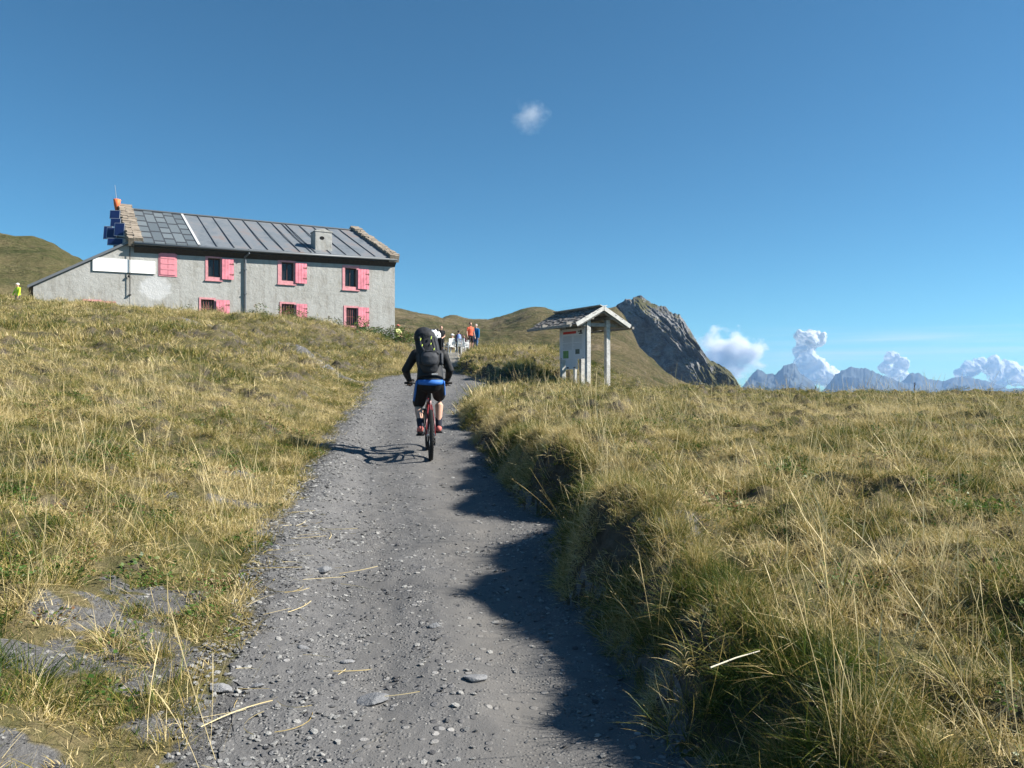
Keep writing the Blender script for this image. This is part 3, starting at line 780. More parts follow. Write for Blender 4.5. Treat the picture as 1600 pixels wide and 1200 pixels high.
# dry stalks lying on the path
def straw_mesh():
    L = rng.uniform(.12, .36); w = rng.uniform(.0013, .0026); bend = rng.normal(0, .7); V = []; a = 0.0; x = y = 0.0; n_ = 6
    for i in range(n_ + 1):
        V += [(x + np.sin(a) * w / 2, y - np.cos(a) * w / 2, .004), (x - np.sin(a) * w / 2, y + np.cos(a) * w / 2, .007)]
        x += np.cos(a) * L / n_; y += np.sin(a) * L / n_; a += bend / n_ + rng.normal(0, .04)
    me = np_mesh("straw", np.array(V), quads=[(2 * i, 2 * i + 1, 2 * i + 3, 2 * i + 2) for i in range(n_)])
    a_ = me.attributes.new("bv", 'FLOAT', 'POINT'); a_.data.foreach_set("value", np.full(len(V), rng.uniform(.5, 1), dtype=np.float32)); return me
C_straw = proto_coll("fallen_straw", [straw_mesh() for _ in range(8)], M_grass)
Y = rng.uniform(1.9, 7, 110); X = xl(Y) - .2 + (xr(Y) - xl(Y)) * np.abs(rng.normal(0, .16, 110)); Z = hz(X, Y) + .01
scatter("fallen_straw", np.stack([X, Y, Z], -1), np.stack([rng.normal(0, .05, 110), rng.normal(0, .05, 110), rng.uniform(0, 6.3, 110)], -1), rng.uniform(.35, 1.1, (110, 1)) * np.ones((1, 3)), rng.uniform(.5, .95, 110), C_straw, "dry straw stems lying scattered on the gravel")

big = [(585, 1098, .17, "flat grey slate stone lying low in the middle of the path, largest near the viewer"),
       (745, 1064, .13, "broken dark stone just left of the bank shadow near the bottom"),
       (345, 1080, .12, "grey stone at the grassy left edge of the path near the bottom"),
       (504, 893, .14, "thin flat slate sunk in the path left of centre"),
       (474, 1014, .07, "small pale stone with a dark hollow beside it on the left of the path"),
       (543, 1036, .08, "small flat pale slate between the two larger stones of the path"),
       (680, 979, .08, "small grey stone on the smooth middle of the path"),
       (430, 855, .07, "sandy coloured small stone on the left verge of the path"),
       (402, 1075, .07, "dark little stone right of the edge stone"),
       (950, 640, .0, "")]
def ray_ground(px, py):
    dx, dz = (px - 800) / F, (HZ - py) / F
    Ys = np.linspace(1.2, 70, 6000); z = hz(dx * Ys, Ys); k = np.argmax(dz * Ys < z)
    return dx * Ys[k], Ys[k], z[k]
for i, (px, py, s, lab) in enumerate(big):
    if not lab: continue
    x, y, z = ray_ground(px, py)
    me = rock_mesh(200 + i, .38, 3); o = link("stone", me, M_stone)
    o.location = (x, y, z + s * .07); o.scale = (s, s * .75, s); o.rotation_euler = (random.uniform(-.15, .15), random.uniform(-.15, .15), random.uniform(-.6, .6))
    for p_ in me.polygons: p_.use_smooth = False
    tag(o, lab, "stone", "loose stones on the path")

# ------------------------------------------------------------------ far land
M_hill = make_hill_mat("hill_grass")
M_hill2 = make_hill_mat("hill_grass_near", 1.6, stops=[(.36, (.055, .07, .025)), (.45, (.10, .11, .04)), (.53, (.17, .155, .07)), (.61, (.25, .20, .105)), (.74, (.12, .10, .06))])
def ridge(name, sky_pts, Yr, Df, zb, mat, label, namp, nscale, Db=None, nu=260, nv=110, edge=.35, pw=1.0, Ypts=None, seed=100, ridged=False, kind="structure", fan=False):
    sp = np.array(sky_pts, float)
    px = np.linspace(sp[0, 0], sp[-1, 0], nu)
    py = np.interp(px, sp[:, 0], sp[:, 1])
    Yc = np.full(nu, float(Yr)) if Ypts is None else np.interp(px, [q[0] for q in Ypts], [q[1] for q in Ypts])
    Xr = (px - 800) / F * Yc; H = (HZ - py) / F * Yc
    H = H + edge * fbm(px * .11, px * 0, seed, 5, .6) * Yc / F * 2
    kw = nu // 5; ke = np.hanning(kw); ke /= ke.sum(); Hs = np.convolve(np.pad(H, kw, mode='edge'), ke, mode='same')[kw:-kw]
    v = np.linspace(-1, .5, nv)
    V2, X2 = np.meshgrid(v, Xr, indexing='ij'); Y2 = np.broadcast_to(Yc, V2.shape)
    wv = np.where(V2 < 0, np.clip(1 + V2, 0, 1) ** 5, 1.0) if fan else 1.0
    H2 = np.minimum(H[None, :], Hs[None, :]) * 0 + Hs[None, :] + (H - Hs)[None, :] * wv
    prof = np.where(V2 < 0, (1 - np.abs(V2)) ** pw, 1 - (V2 * 1.9) ** 1.6)
    Yw = Y2 + V2 * Df
    if fan: X2 = X2 * Yw / Y2
    z = zb + (H2 - zb) * prof
    nzv = fbm(X2 * nscale, Yw * nscale, seed + 3, 5, .55)
    if ridged: nzv = -2 * np.abs(nzv) - .1
    damp = np.clip(np.abs(V2) * 5, 0, 1) * np.clip((1 - np.abs(V2)) * 3, 0.2, 1)
    z = z + namp * nzv * damp
    Vv = np.c_[X2.ravel(), Yw.ravel(), z.ravel()]
    i = np.arange(nu - 1)[None, :] + nu * np.arange(nv - 1)[:, None]
    Q = np.stack([i, i + 1, i + 1 + nu, i + nu], -1).reshape(-1, 4)
    o = link(name, np_mesh(name, Vv, quads=Q, smooth=True), mat)
    return tag(o, label, kind=kind)
ridge("hill", [(-420, 330), (-200, 345), (-60, 355), (0, 363), (40, 372), (70, 381), (100, 393), (125, 403), (170, 432), (230, 470), (300, 510), (420, 560)], 130, 75, 3, M_hill2,
      "grassy hillside rising behind the left end of the house", 1.6, .05, seed=120, fan=True)
ridge("hill", [(380, 470), (560, 474), (617, 481), (650, 488), (690, 497), (703, 492), (712, 492), (732, 498), (770, 499), (800, 489), (822, 481), (835, 479), (850, 480), (868, 486), (900, 489), (940, 484), (962, 479), (975, 492), (990, 522), (1006, 560), (1030, 584), (1060, 601), (1110, 622), (1180, 650)], 260, 185, -2, M_hill,
      "brown green alpine hill behind the hikers and the notice shelter", 2.6, .035, seed=140, pw=1.0, nu=420, nv=160, fan=True)

# rocky peak: slanting slabs
def make_rock_mat():
    m, n, l, b = mat_new("limestone_slabs")
    tc = n.new("ShaderNodeTexCoord"); mpn = n.new("ShaderNodeMapping"); l.new(tc.outputs["Object"], mpn.inputs[0])
    mpn.inputs["Rotation"].default_value = (0, math.radians(54), 0); mpn.inputs["Scale"].default_value = (.35, 1, 2.0)
    v = mpn.outputs[0]
    a = noise(n, l, v, .10, 7, .7, .5); f = noise(n, l, v, .7, 6, .75); g = noise(n, l, tc.outputs["Object"], .06, 5, .65)
    rk = ramp_node(n, [(.36, (.035, .036, .042)), (.47, (.13, .13, .135)), (.57, (.24, .235, .23)), (.7, (.42, .41, .40))])
    l.new(mth(n, l, 'ADD', mth(n, l, 'MULTIPLY', a, .6), mth(n, l, 'MULTIPLY', f, .4)), rk.inputs[0])
    gr = mixc(n, l, f, (.05, .055, .022), (.13, .115, .055))
    geo = n.new("ShaderNodeNewGeometry"); sp = n.new("ShaderNodeSeparateXYZ"); l.new(geo.outputs["Normal"], sp.inputs[0])
    green = attr(n, "green").outputs["Fac"]
    k = mth(n, l, 'ADD', mth(n, l, 'MULTIPLY', mrange(n, l, sp.outputs[2], .35, .75), .6), mth(n, l, 'MULTIPLY', mth(n, l, 'SUBTRACT', g, .5), 1.6))
    k = mth(n, l, 'ADD', k, mth(n, l, 'MULTIPLY', green, .9))
    c = mixc(n, l, mrange(n, l, k, .5, .75), rk.outputs[0], gr)
    l.new(c, b.inputs["Base Color"]); b.inputs["Roughness"].default_value = .95; b.inputs["Specular IOR Level"].default_value = .1
    l.new(bumpn(n, l, mth(n, l, 'ADD', a, mth(n, l, 'MULTIPLY', f, .35)), 1.0, 2.5), b.inputs["Normal"])
    return m
def rocky_peak():
    YR = 450.0; k = YR / F
    sp = np.array([(900, 560), (950, 505), (962, 480), (968, 474), (978, 468), (988, 468), (997, 461), (1003, 463), (1018, 474), (1034, 479), (1040, 478), (1047, 489), (1062, 492), (1070, 503), (1086, 530), (1100, 553), (1108, 562), (1128, 572), (1140, 580), (1152, 596), (1162, 612), (1180, 640), (1200, 660)], float)
    nu, nv = 420, 300
    px = np.linspace(900, 1200, nu); py = np.interp(px, sp[:, 0], sp[:, 1]) + 1.6 * fbm(px * .16, px * 0, 300, 4, .6)
    H = (HZ - py) * k; Xr = (px - 800) * k; zb = -40.0
    t = np.linspace(0, 1, nv)
    T, X2 = np.meshgrid(t, Xr, indexing='ij'); H2 = np.broadcast_to(H, T.shape)
    Z = zb + (H2 - zb) * T
    # strata coordinate, perpendicular to slabs running down to the right
    wx = X2 + 2.2 * fbm(X2 * .05, Z * .05, 310, 3); wz = Z + 2.2 * fbm(X2 * .05 + 9, Z * .05, 311, 3)
    tc = wx * .81 + wz * .58
    lc = -wx * .58 + wz * .81
    def saw(x, sharp):     # abrupt rise, slow fall
        f_ = x - np.floor(x); return np.where(f_ < sharp, f_ / sharp, 1 - (f_ - sharp) / (1 - sharp))
    D = 5.0 * saw(tc / 17.0 + .35 * fbm(lc * .03, tc * .05, 312, 3) + .3, .18) + 3.0 * saw(tc / 6.3 + .5 * fbm(lc * .05, tc * .1, 313, 3), .22) + 1.3 * saw(tc / 2.3 + .6 * fbm(lc * .1, tc * .2, 314, 3), .3)
    D = D * 1.25 + 2.2 * fbm(X2 * .07, Z * .07, 315, 5, .6) + .7 * (1 - 2 * np.abs(fbm(X2 * .25, Z * .25, 316, 3)))
    for (qx, qy, w_, l_, A_) in ((1090, 574, 6.5, 14, 17), (1088, 540, 4, 9, 10), (1042, 506, 3.6, 5, 10), (1049, 489, 2.6, 5, 7), (1064, 542, 3, 11, 7), (1020, 520, 2.2, 9, 5), (1110, 585, 3, 8, 6)):
        X0, Z0 = (qx - 800) * k, (HZ - qy) * k; t0, l0 = .81 * X0 + .58 * Z0, -.58 * X0 + .81 * Z0
        u_ = (tc - t0 + 1.2 * fbm(lc * .12, tc * .12, 320, 3)) / w_; D = D + A_ * (u_ + 1) / 2 * ((u_ > -1) & (u_ < 1)) * ss(1.25, .7, np.abs((lc - l0 + 2 * fbm(tc * .2, lc * .1, 321, 2)) / l_))
    D = D + 1.1 * fbm(tc * .35, lc * .10, 322, 4, .65)
    D = D * np.clip((1 - T) * 6 + .25, 0, 1)
    Yw = YR - (1 - T) * 62 - D
    # rounded sideways so the left flank turns away from the sun
    Yw = Yw + 42 * (1 - ss(70, 82, tc + 2.5 * fbm(lc * .06, tc * .06, 317, 3)))
    X3 = X2 - .35 * D * .5
    V = np.c_[X3.ravel(), Yw.ravel(), Z.ravel()]
    # back side
    back = np.stack([Xr, np.full(nu, YR + 60), np.full(nu, zb)], -1)
    V = np.vstack([V, back])
    i = np.arange(nu - 1)[None, :] + nu * np.arange(nv)[:, None]
    Q = np.stack([i, i + 1, i + 1 + nu, i + nu], -1).reshape(-1, 4)
    me = np_mesh("rocky_peak", V, quads=Q, smooth=False)
    pxg = 800 + X2 / k; pyg = HZ - Z / k
    g = ss(1045, 1100, pxg) * ss(560, 592, pyg - 0 * pxg) + .75 * np.exp(-(((pxg - 1004) / 16) ** 2 + ((pyg - 478) / 9) ** 2)) + .5 * ss(1100, 1125, pxg)
    set_attr(me, "green", np.r_[np.clip(g, 0, 1).ravel(), np.zeros(nu)])
    o = link("mountain", me, make_rock_mat())
    tag(o, "steep grey rock peak of slanting slabs right of the notice shelter", kind="structure")
rocky_peak()

# distant ranges
M_far = simple("far_mountain_rock", (.075, .09, .10), 1, noise=.5, nscale=.012, spec=.05)
KF = 1.0
ridge("mountain", [(1130, 640), (1160, 604), (1172, 588), (1182, 577), (1188, 576), (1196, 583), (1212, 584), (1224, 572), (1232, 568), (1242, 567), (1249, 580), (1262, 590), (1275, 602), (1300, 640)], 3200, 700, -160, M_far,
      "blue far mountain with two peaks just right of the rock peak", 40, .006, seed=160, ridged=True, fan=True, edge=1.0, nu=200, nv=90)
ridge("mountain", [(1265, 640), (1290, 605), (1305, 586), (1318, 577), (1330, 572), (1342, 576), (1352, 574), (1366, 580), (1385, 588), (1400, 594), (1430, 600), (1460, 606), (1500, 620)], 3500, 800, -160, M_far,
      "jagged blue far range in the middle of the right horizon", 42, .006, seed=170, ridged=True, fan=True, edge=1.1, nu=240, nv=90)
ridge("mountain", [(1380, 640), (1410, 594), (1422, 583), (1436, 582), (1450, 591), (1475, 595), (1492, 589), (1510, 588), (1530, 592), (1550, 597), (1575, 607), (1620, 604), (1700, 590), (1800, 600)], 3900, 800, -160, M_far,
      "low pale blue far range at the right end of the horizon", 36, .006, seed=180, ridged=True, fan=True, edge=.9, nu=260, nv=90)
vg = np.linspace(-5200, 5200, 60); vy = np.linspace(-1500, 4450, 50)
me, _, _, _ = grid_mesh("valley", vg, vy, lambda x, y: -165 + 12 * fbm(x * .002, y * .002, 190, 3))
tag(link("valley", me, M_far), "deep valley floor far below the pass", kind="structure")

# ------------------------------------------------------------------ stone house
M_plaster = None
def make_plaster():
    m, n, l, b = mat_new("weathered_render")
    tc = n.new("ShaderNodeTexCoord"); v = tc.outputs["Object"]
    a = noise(n, l, v, .5, 6, .7); f = noise(n, l, v, 4, 6, .75); g = noise(n, l, v, 26, 4, .7)
    mp2 = n.new("ShaderNodeMapping"); l.new(v, mp2.inputs[0]); mp2.inputs["Scale"].default_value = (2.2, 2.2, .22)
    st = noise(n, l, mp2.outputs[0], 1.3, 5, .7)
    s = mth(n, l, 'ADD', mth(n, l, 'MULTIPLY', a, .42), mth(n, l, 'MULTIPLY', f, .18)); s = mth(n, l, 'ADD', s, mth(n, l, 'MULTIPLY', st, .40))
    r = ramp_node(n, [(.3, (.17, .155, .13)), (.41, (.29, .28, .255)), (.51, (.365, .36, .34)), (.72, (.44, .44, .425))]); l.new(s, r.inputs[0])
    # pale round repaired patch
    sx = n.new("ShaderNodeSeparateXYZ"); l.new(v, sx.inputs[0])
    dx = mth(n, l, 'SUBTRACT', sx.outputs[0], PATCH[0]); dz = mth(n, l, 'SUBTRACT', sx.outputs[2], PATCH[1])
    d = mth(n, l, 'SQRT', mth(n, l, 'ADD', mth(n, l, 'MULTIPLY', mth(n, l, 'MULTIPLY', dx, dx), .7), mth(n, l, 'MULTIPLY', dz, dz)))
    d = mth(n, l, 'ADD', d, mth(n, l, 'MULTIPLY', mth(n, l, 'SUBTRACT', f, .5), .9))
    c = mixc(n, l, mth(n, l, 'MULTIPLY', mrange(n, l, d, .75, .55), .7), r.outputs[0], (.55, .555, .56))
    l.new(c, b.inputs["Base Color"]); b.inputs["Roughness"].default_value = .95; b.inputs["Specular IOR Level"].default_value = .15
    l.new(bumpn(n, l, mth(n, l, 'ADD', mth(n, l, 'ADD', f, mth(n, l, 'MULTIPLY', g, .35)), mth(n, l, 'MULTIPLY', a, 1.0)), .6, .055), b.inputs["Normal"])
    return m

HZ0 = 2.0
hut_ang = math.atan2(.496, .868)
house = empty("stone_house", (_hut[0], _hut[1], HZ0), hut_ang, "long grey mountain house with pink shutters and a metal roof", "house")
def fl(px, py):
    """photo pixel -> (x, z) on the facade plane in house coordinates"""
    k = (px - 800) / F
    s = (-_hut[0] * -1 * -1 - 50 * k) / (.868 - .496 * k) if False else (_hut[0] - 50 * k) / (.868 - .496 * k)
    Y = 50 - .496 * s
    return -s, (HZ - py) / F * Y - HZ0
XL = fl(203, 400)[0]; XE = fl(52, 400)[0]
ztR = fl(617, 404)[1]; ztL = fl(203, 378)[1]
def ztop(x): return ztR + (ztL - ztR) * (x / XL)
PATCH = (fl(243, 452)[0], fl(243, 450)[1])
M_plaster = make_plaster()
M_pink = simple("pink_paint", (.76, .25, .31), .6, noise=.38, nscale=3, bump=.2, bscale=30)
M_pinkf = simple("faded_pink_surround", (.62, .28, .30), .8, noise=.3, nscale=6, bump=.3, bscale=30)
M_pane = simple("dark_window_pane", (.012, .013, .015), .25, spec=.5)
M_bar = simple("rusty_red_bar", (.28, .10, .09), .6)
M_drk = simple("dark_timber", (.055, .045, .035), .85, noise=.4, nscale=7)
M_pipe = simple("zinc_pipe", (.15, .16, .17), .5, metal=.3)
M_tan = simple("parapet_stone_slab", (.26, .22, .175), .95, noise=.5, nscale=3.0, bump=.8, bscale=6, col2=(.17, .14, .11))
M_blue = simple("solar_glass", (.010, .022, .085), .3, spec=.5)
M_alu = simple("aluminium_edge", (.45, .46, .48), .45, metal=.6)
M_orange = simple("orange_plastic", (.75, .17, .06), .6)
M_white = simple("white_board", (.90, .90, .90), .7, noise=.02, nscale=1.2)

# windows: (outer frame, opening, shutter) in photo pixels; lower storey sills hidden by grass
WIN = [((321, 401, 347, 438), (325, 403.5, 344.5, 433), (346.5, 405, 365, 437), False),
       ((434, 407, 462, 444), (440, 410, 459, 439), (461, 411, 479, 443), False),
       ((535, 415, 561, 453), (539, 419, 557, 448), (558.5, 421, 576, 452), False),
       ((129, 468, 159, 499), (132, 470.5, 157, 495), (159.5, 471, 181, 497), True),
       ((311, 465, 337, 500), (314, 468, 334.5, 496), (337.5, 469, 358.5, 500), True),
       ((437, 472, 462, 506), (440, 475, 460, 502), (462.5, 475, 479.5, 505), True),
       ((537, 478, 560, 514), (541, 481, 557.5, 509), (559, 480.5, 576, 511), True)]
def rect(r, lean=False):
    x0, zt = fl(r[0], r[1]); x1, zb = fl(r[2], r[3]); xm = (x0 + x1) / 2
    _, zt2 = fl(r[2], r[1]); _, zb0 = fl(r[0], r[3])
    return x0, (zb + zb0) / 2, x1, (zt + zt2) / 2
opens = [rect(w[1]) for w in WIN]
W2 = 13.4      # house depth
TH = .45
# wall: facade with real openings, other walls, reveals
mb = MB()
xs = sorted(set([XL, 0.0] + [q for o in opens for q in (o[0], o[2]) if o[0] > XL]))
zs = sorted(set([-2.2] + [q for o in opens for q in (o[1], o[3]) if o[0] > XL]))
for xa, xb in zip(xs[:-1], xs[1:]):
    for za, zb_ in zip(zs[:-1], zs[1:]):
        cx, cz = (xa + xb) / 2, (za + zb_) / 2
        if any(o[0] < cx < o[2] and o[1] < cz < o[3] for o in opens): continue
        mb.add([(xa, 0, za), (xb, 0, za), (xb, 0, zb_), (xa, 0, zb_)], [(0, 1, 2, 3)])
    mb.add([(xa, 0, zs[-1]), (xb, 0, zs[-1]), (xb, 0, ztop(xb)), (xa, 0, ztop(xa))], [(0, 1, 2, 3)])
for o in opens:
    x0, z0, x1, z1 = o
    mb.add([(x0, 0, z0), (x1, 0, z0), (x1, .3, z0), (x0, .3, z0)], [(0, 1, 2, 3)])
    mb.add([(x0, 0, z1), (x1, 0, z1), (x1, .3, z1), (x0, .3, z1)], [(3, 2, 1, 0)])
    mb.add([(x0, 0, z0), (x0, 0, z1), (x0, .3, z1), (x0, .3, z0)], [(3, 2, 1, 0)])
    mb.add([(x1, 0, z0), (x1, 0, z1), (x1, .3, z1), (x1, .3, z0)], [(0, 1, 2, 3)])
HWD = 7.1      # half depth to the ridge
rR = (HZ - 365) / F * (50 + .868 * HWD) - HZ0; rL = (HZ - 331) / F * (_hut[1] + .496 * XL + .868 * HWD) - HZ0
def gable(x, zt, zr):
    mb.add([(x, 0, -2.2), (x, 0, zt), (x, HWD, zr), (x, 2 * HWD, zt), (x, 2 * HWD, -2.2)], [(0, 1, 2, 3, 4)])
gable(0, ztR, rR); gable(XL, ztL, rL)
mb.add([(XL, 2 * HWD, -2.2), (0, 2 * HWD, -2.2), (0, 2 * HWD, ztR), (XL, 2 * HWD, ztL)], [(0, 1, 2, 3)])
mb.build("wall", M_plaster, house)
# lean-to annex continuing the facade
zaH = fl(199, 380)[1]; zaL = fl(52, 447)[1]
mb = MB()
def zan(x): return zaL + (zaH - zaL) * (x - XE) / (XL - XE)
o = opens[3]
xs = [XE, o[0], o[2], XL - .02]
for xa, xb in zip(xs[:-1], xs[1:]):
    if xa == o[0]:
        mb.add([(xa, -.003, -2.2), (xb, -.003, -2.2), (xb, -.003, o[1]), (xa, -.003, o[1])], [(0, 1, 2, 3)])
        mb.add([(xa, -.003, o[3]), (xb, -.003, o[3]), (xb, -.003, zan(xb)), (xa, -.003, zan(xa))], [(0, 1, 2, 3)])
    else:
        mb.add([(xa, -.003, -2.2), (xb, -.003, -2.2), (xb, -.003, zan(xb)), (xa, -.003, zan(xa))], [(0, 1, 2, 3)])
mb.add([(XE, 0, -2.2), (XE, 0, zaL), (XE, 7, zaL), (XE, 7, -2.2)], [(0, 1, 2, 3)])
mb.add([(XE, 7, -2.2), (XE, 7, zaL), (XL, 7, zaH), (XL, 7, -2.2)], [(0, 1, 2, 3)])
mb.build("annex_wall", M_plaster, house)
mb = MB()
for q in range(1):
    a0, a1 = Vector((XE - .25, -.16, zan(XE) - .12)), Vector((XL + .0, -.16, zan(XL) + .02))
    b0, b1 = a0 + Vector((0, 7.4, 0)), a1 + Vector((0, 7.4, 0)); up = Vector((0, 0, .14))
    mb.add([a0, a1, b1, b0, a0 + up, a1 + up, b1 + up, b0 + up], [(0, 3, 2, 1), (4, 5, 6, 7), (0, 1, 5, 4), (1, 2, 6, 5), (2, 3, 7, 6), (3, 0, 4, 7)])
mb.build("annex_roof", M_pipe, house)
# dark sloping lean-to against the annex end
mb = MB()
e0 = fl(50, 448); e1 = fl(33, 480)
mb.add([(XE - .02, .3, zaL - .15), (XE - .02, 4.2, zaL - .15), (XE - 1.15, .3, zaL - 1.6), (XE - 1.15, 4.2, zaL - 1.6), (XE - .02, .3, -2), (XE - .02, 4.2, -2), (XE - 1.15, .3, -2), (XE - 1.15, 4.2, -2)],
       [(0, 2, 3, 1), (2, 6, 7, 3), (0, 4, 6, 2), (1, 3, 7, 5)])
mb.build("lean_to", M_drk, house)

# roof
OV = .34
def roofpt(x, w, lift=0.0):
    """point on the front slope; w measured back from the facade"""
    t = w / HWD
    zt = ztop(x) + .06; zr = rR + (rL - rR) * (x / XL) + .12
    return Vector((x, w, zt + (zr - zt) * t + lift))
mb = MB()
XT = -1 * (0 - fl(310, 370)[0])       # border between slate part and metal part
def roofslab(mb, xa, xb, th, l0=0.0):
    for side in (0, 1):
        pts = []
        for x in (xa, xb):
            for w in (-OV, HWD):
                p = roofpt(x, w); y = p.y if side == 0 else 2 * HWD - p.y
                pts.append(Vector((x, y, p.z)))
        up = Vector((0, 0, th)); lo = Vector((0, 0, l0))
        a, b, c, d = [p + lo for p in (pts[0], pts[2], pts[3], pts[1])]
        fs = [(0, 3, 2, 1), (4, 5, 6, 7), (0, 1, 5, 4), (1, 2, 6, 5), (2, 3, 7, 6), (3, 0, 4, 7)]
        mb.add([a, b, c, d, a + up, b + up, c + up, d + up], fs)
def make_roof_slate():
    m, n, l, b = mat_new("slate_shingle")
    tc = n.new("ShaderNodeTexCoord"); v = tc.outputs["Object"]
    sx = n.new("ShaderNodeSeparateXYZ"); l.new(v, sx.inputs[0]); cx_ = n.new("ShaderNodeCombineXYZ"); l.new(mth(n, l, 'MULTIPLY', sx.outputs[1], .24), cx_.inputs[0]); l.new(sx.outputs[0], cx_.inputs[1])
    br = n.new("ShaderNodeTexBrick"); l.new(cx_.outputs[0], br.inputs[0]); br.inputs["Scale"].default_value = 1
    br.inputs["Brick Width"].default_value = .50; br.inputs["Row Height"].default_value = .56; br.inputs["Mortar Size"].default_value = .035; br.offset = .5; br.squash = .6; br.squash_frequency = 2; br.inputs["Mortar Smooth"].default_value = .1
    br.inputs["Color1"].default_value = (.08, .10, .115, 1); br.inputs["Color2"].default_value = (.13, .155, .17, 1); br.inputs["Mortar"].default_value = (.03, .035, .042, 1)
    f = noise(n, l, v, 5, 5, .7)
    l.new(mixc(n, l, 1.0, br.outputs[0], mixc(n, l, f, (.8, .8, .8), (1.15, 1.15, 1.15)), 'MULTIPLY'), b.inputs["Base Color"]); b.inputs["Roughness"].default_value = .75
    l.new(bumpn(n, l, mth(n, l, 'SUBTRACT', 1.0, br.outputs[1]), .6, .04), b.inputs["Normal"]); return m
def make_roof_metal():
    m, n, l, b = mat_new("weathered_sheet_metal")
    tc = n.new("ShaderNodeTexCoord"); v = tc.outputs["Object"]
    mp2 = n.new("ShaderNodeMapping"); l.new(v, mp2.inputs[0]); mp2.inputs["Scale"].default_value = (.9, .5, 1)
    a = noise(n, l, mp2.outputs[0], .8, 6, .7); f = noise(n, l, v, 5, 5, .75)
    s = mth(n, l, 'ADD', mth(n, l, 'MULTIPLY', a, .65), mth(n, l, 'MULTIPLY', f, .35))
    r = ramp_node(n, [(.34, (.09, .105, .12)), (.47, (.16, .18, .20)), (.55, (.19, .195, .205)), (.62, (.21, .155, .135)), (.7, (.20, .21, .225))]); l.new(s, r.inputs[0])
    l.new(r.outputs[0], b.inputs["Base Color"]); b.inputs["Roughness"].default_value = .6; b.inputs["Metallic"].default_value = .15
    l.new(bumpn(n, l, s, .3, .03), b.inputs["Normal"]); return m
M_slate, M_metal = make_roof_slate(), make_roof_metal()
mb = MB(); roofslab(mb, XL + .2, XT, .09); roof1 = mb.build("slate_roof", M_slate, house)
mb = MB(); roofslab(mb, XT + .003, -.02, .06); roof = mb.build("metal_roof", M_metal, house)
# standing seams follow the real spacing of the sheets
mb = MB()
xsn = [fl(q, 370)[0] for q in (325.5, 350, 374, 399, 424, 449, 455, 478)] + [fl(q, 385)[0] for q in (520, 541, 562, 584, 604)]
xs_roof = np.linspace(XT + .95, -.5, 12).tolist(); xs_roof.insert(6, xs_roof[6] - .25)
for x in xs_roof:
    mb.beam(roofpt(x, -OV, .085), roofpt(x, HWD - .05, .085), .04, .05)
mb.build("standing_seam", M_pipe, roof)
mb = MB(); mb.beam(roofpt(XT, -OV, .11), roofpt(XT, HWD - .05, .11), .14, .05); mb.build("flashing_strip", simple("pale_flashing", (.5, .5, .5), .5), roof)
mb = MB(); mb.beam(roofpt(XL + .4, HWD, .12), roofpt(-.1, HWD, .10), .22, .07); mb.build("ridge_cap", M_pipe, roof)
# soffit / fascia
mb = MB()
mb.beam(roofpt(XL + .2, -OV + .05, -.12), roofpt(0, -OV + .05, -.12), .07, .22)
mb.beam(roofpt(XL + .2, -.17, -.10), roofpt(0, -.17, -.10), .3, .03)
zf = -.16
a0, a1 = roofpt(XL + .2, -OV + .02, zf), roofpt(0, -OV + .02, zf); b0 = Vector((XL + .2, -.004, ztL - .56)); b1 = Vector((0, -.004, ztR - .54))
mb.add([a0, a1, b1, b0], [(0, 1, 2, 3)]); mb.add([a1, b1, roofpt(0, -.004, -.1)], [(0, 1, 2)]); mb.add([a0, b0, roofpt(XL + .2, -.004, -.1)], [(0, 1, 2)])
mb.build("eaves", M_drk, house)
mb = MB(); mb.chain([roofpt(XL + .2, -OV - .06, -.02), roofpt(XL / 2, -OV - .06, -.04), roofpt(0, -OV - .06, -.03)], .065, 8); mb.build("gutter", M_pipe, house, smooth=True)
# gable parapets built of irregular stone slabs
def parapet(x0, x1, lift, name, rnd, w0=-.45):
    mb = MB(); w = w0
    while w < HWD + .2:
        dw = rnd.uniform(.16, .30); jit = rnd.uniform(-.07, .07)
        for (a, b) in ((x0, (x0 + x1) / 2 + rnd.uniform(-.12, .12)), ((x0 + x1) / 2, x1)):
            hh = lift + rnd.uniform(-.04, .05)
            p = roofpt(min((a + b) / 2, -.01), w + dw / 2, 0)
            t = math.atan2(roofpt(-1, HWD).z - roofpt(-1, 0).z, HWD) + rnd.uniform(-.05, .09)
            M = Matrix.Rotation(t, 3, 'X') @ Matrix.Rotation(rnd.uniform(-.04, .04), 3, 'Z')
            mb.box((p.x + jit * .5, p.y, p.z + hh / 2 - .1), (abs(b - a) + rnd.uniform(.0, .14), dw * 1.15, hh + .2), M)
        w += dw * .92
    o = mb.build(name, M_tan, house, bevel=.012)
    return o
rnd = random.Random(3)
parapet(XL - .10, XL + .56, .24, "gable_parapet", rnd, -.3)
parapet(-.44, .12, .26, "gable_parapet", rnd, -.45)
mb = MB()      # back halves of the parapets
for xa, xb in ((XL - .2, XL + .6), (-.5, .12)):
    mb = MB()
    a = roofpt(max(min(xa, 0), XL), HWD); c = roofpt(max(min(xa, 0), XL), -.2)
    mb.beam(((xa + xb) / 2, HWD + .1, a.z + .2), ((xa + xb) / 2, 2 * HWD + .2, c.z + .2), xb - xa, .5)
    mb.build("back_parapet", M_tan, house)
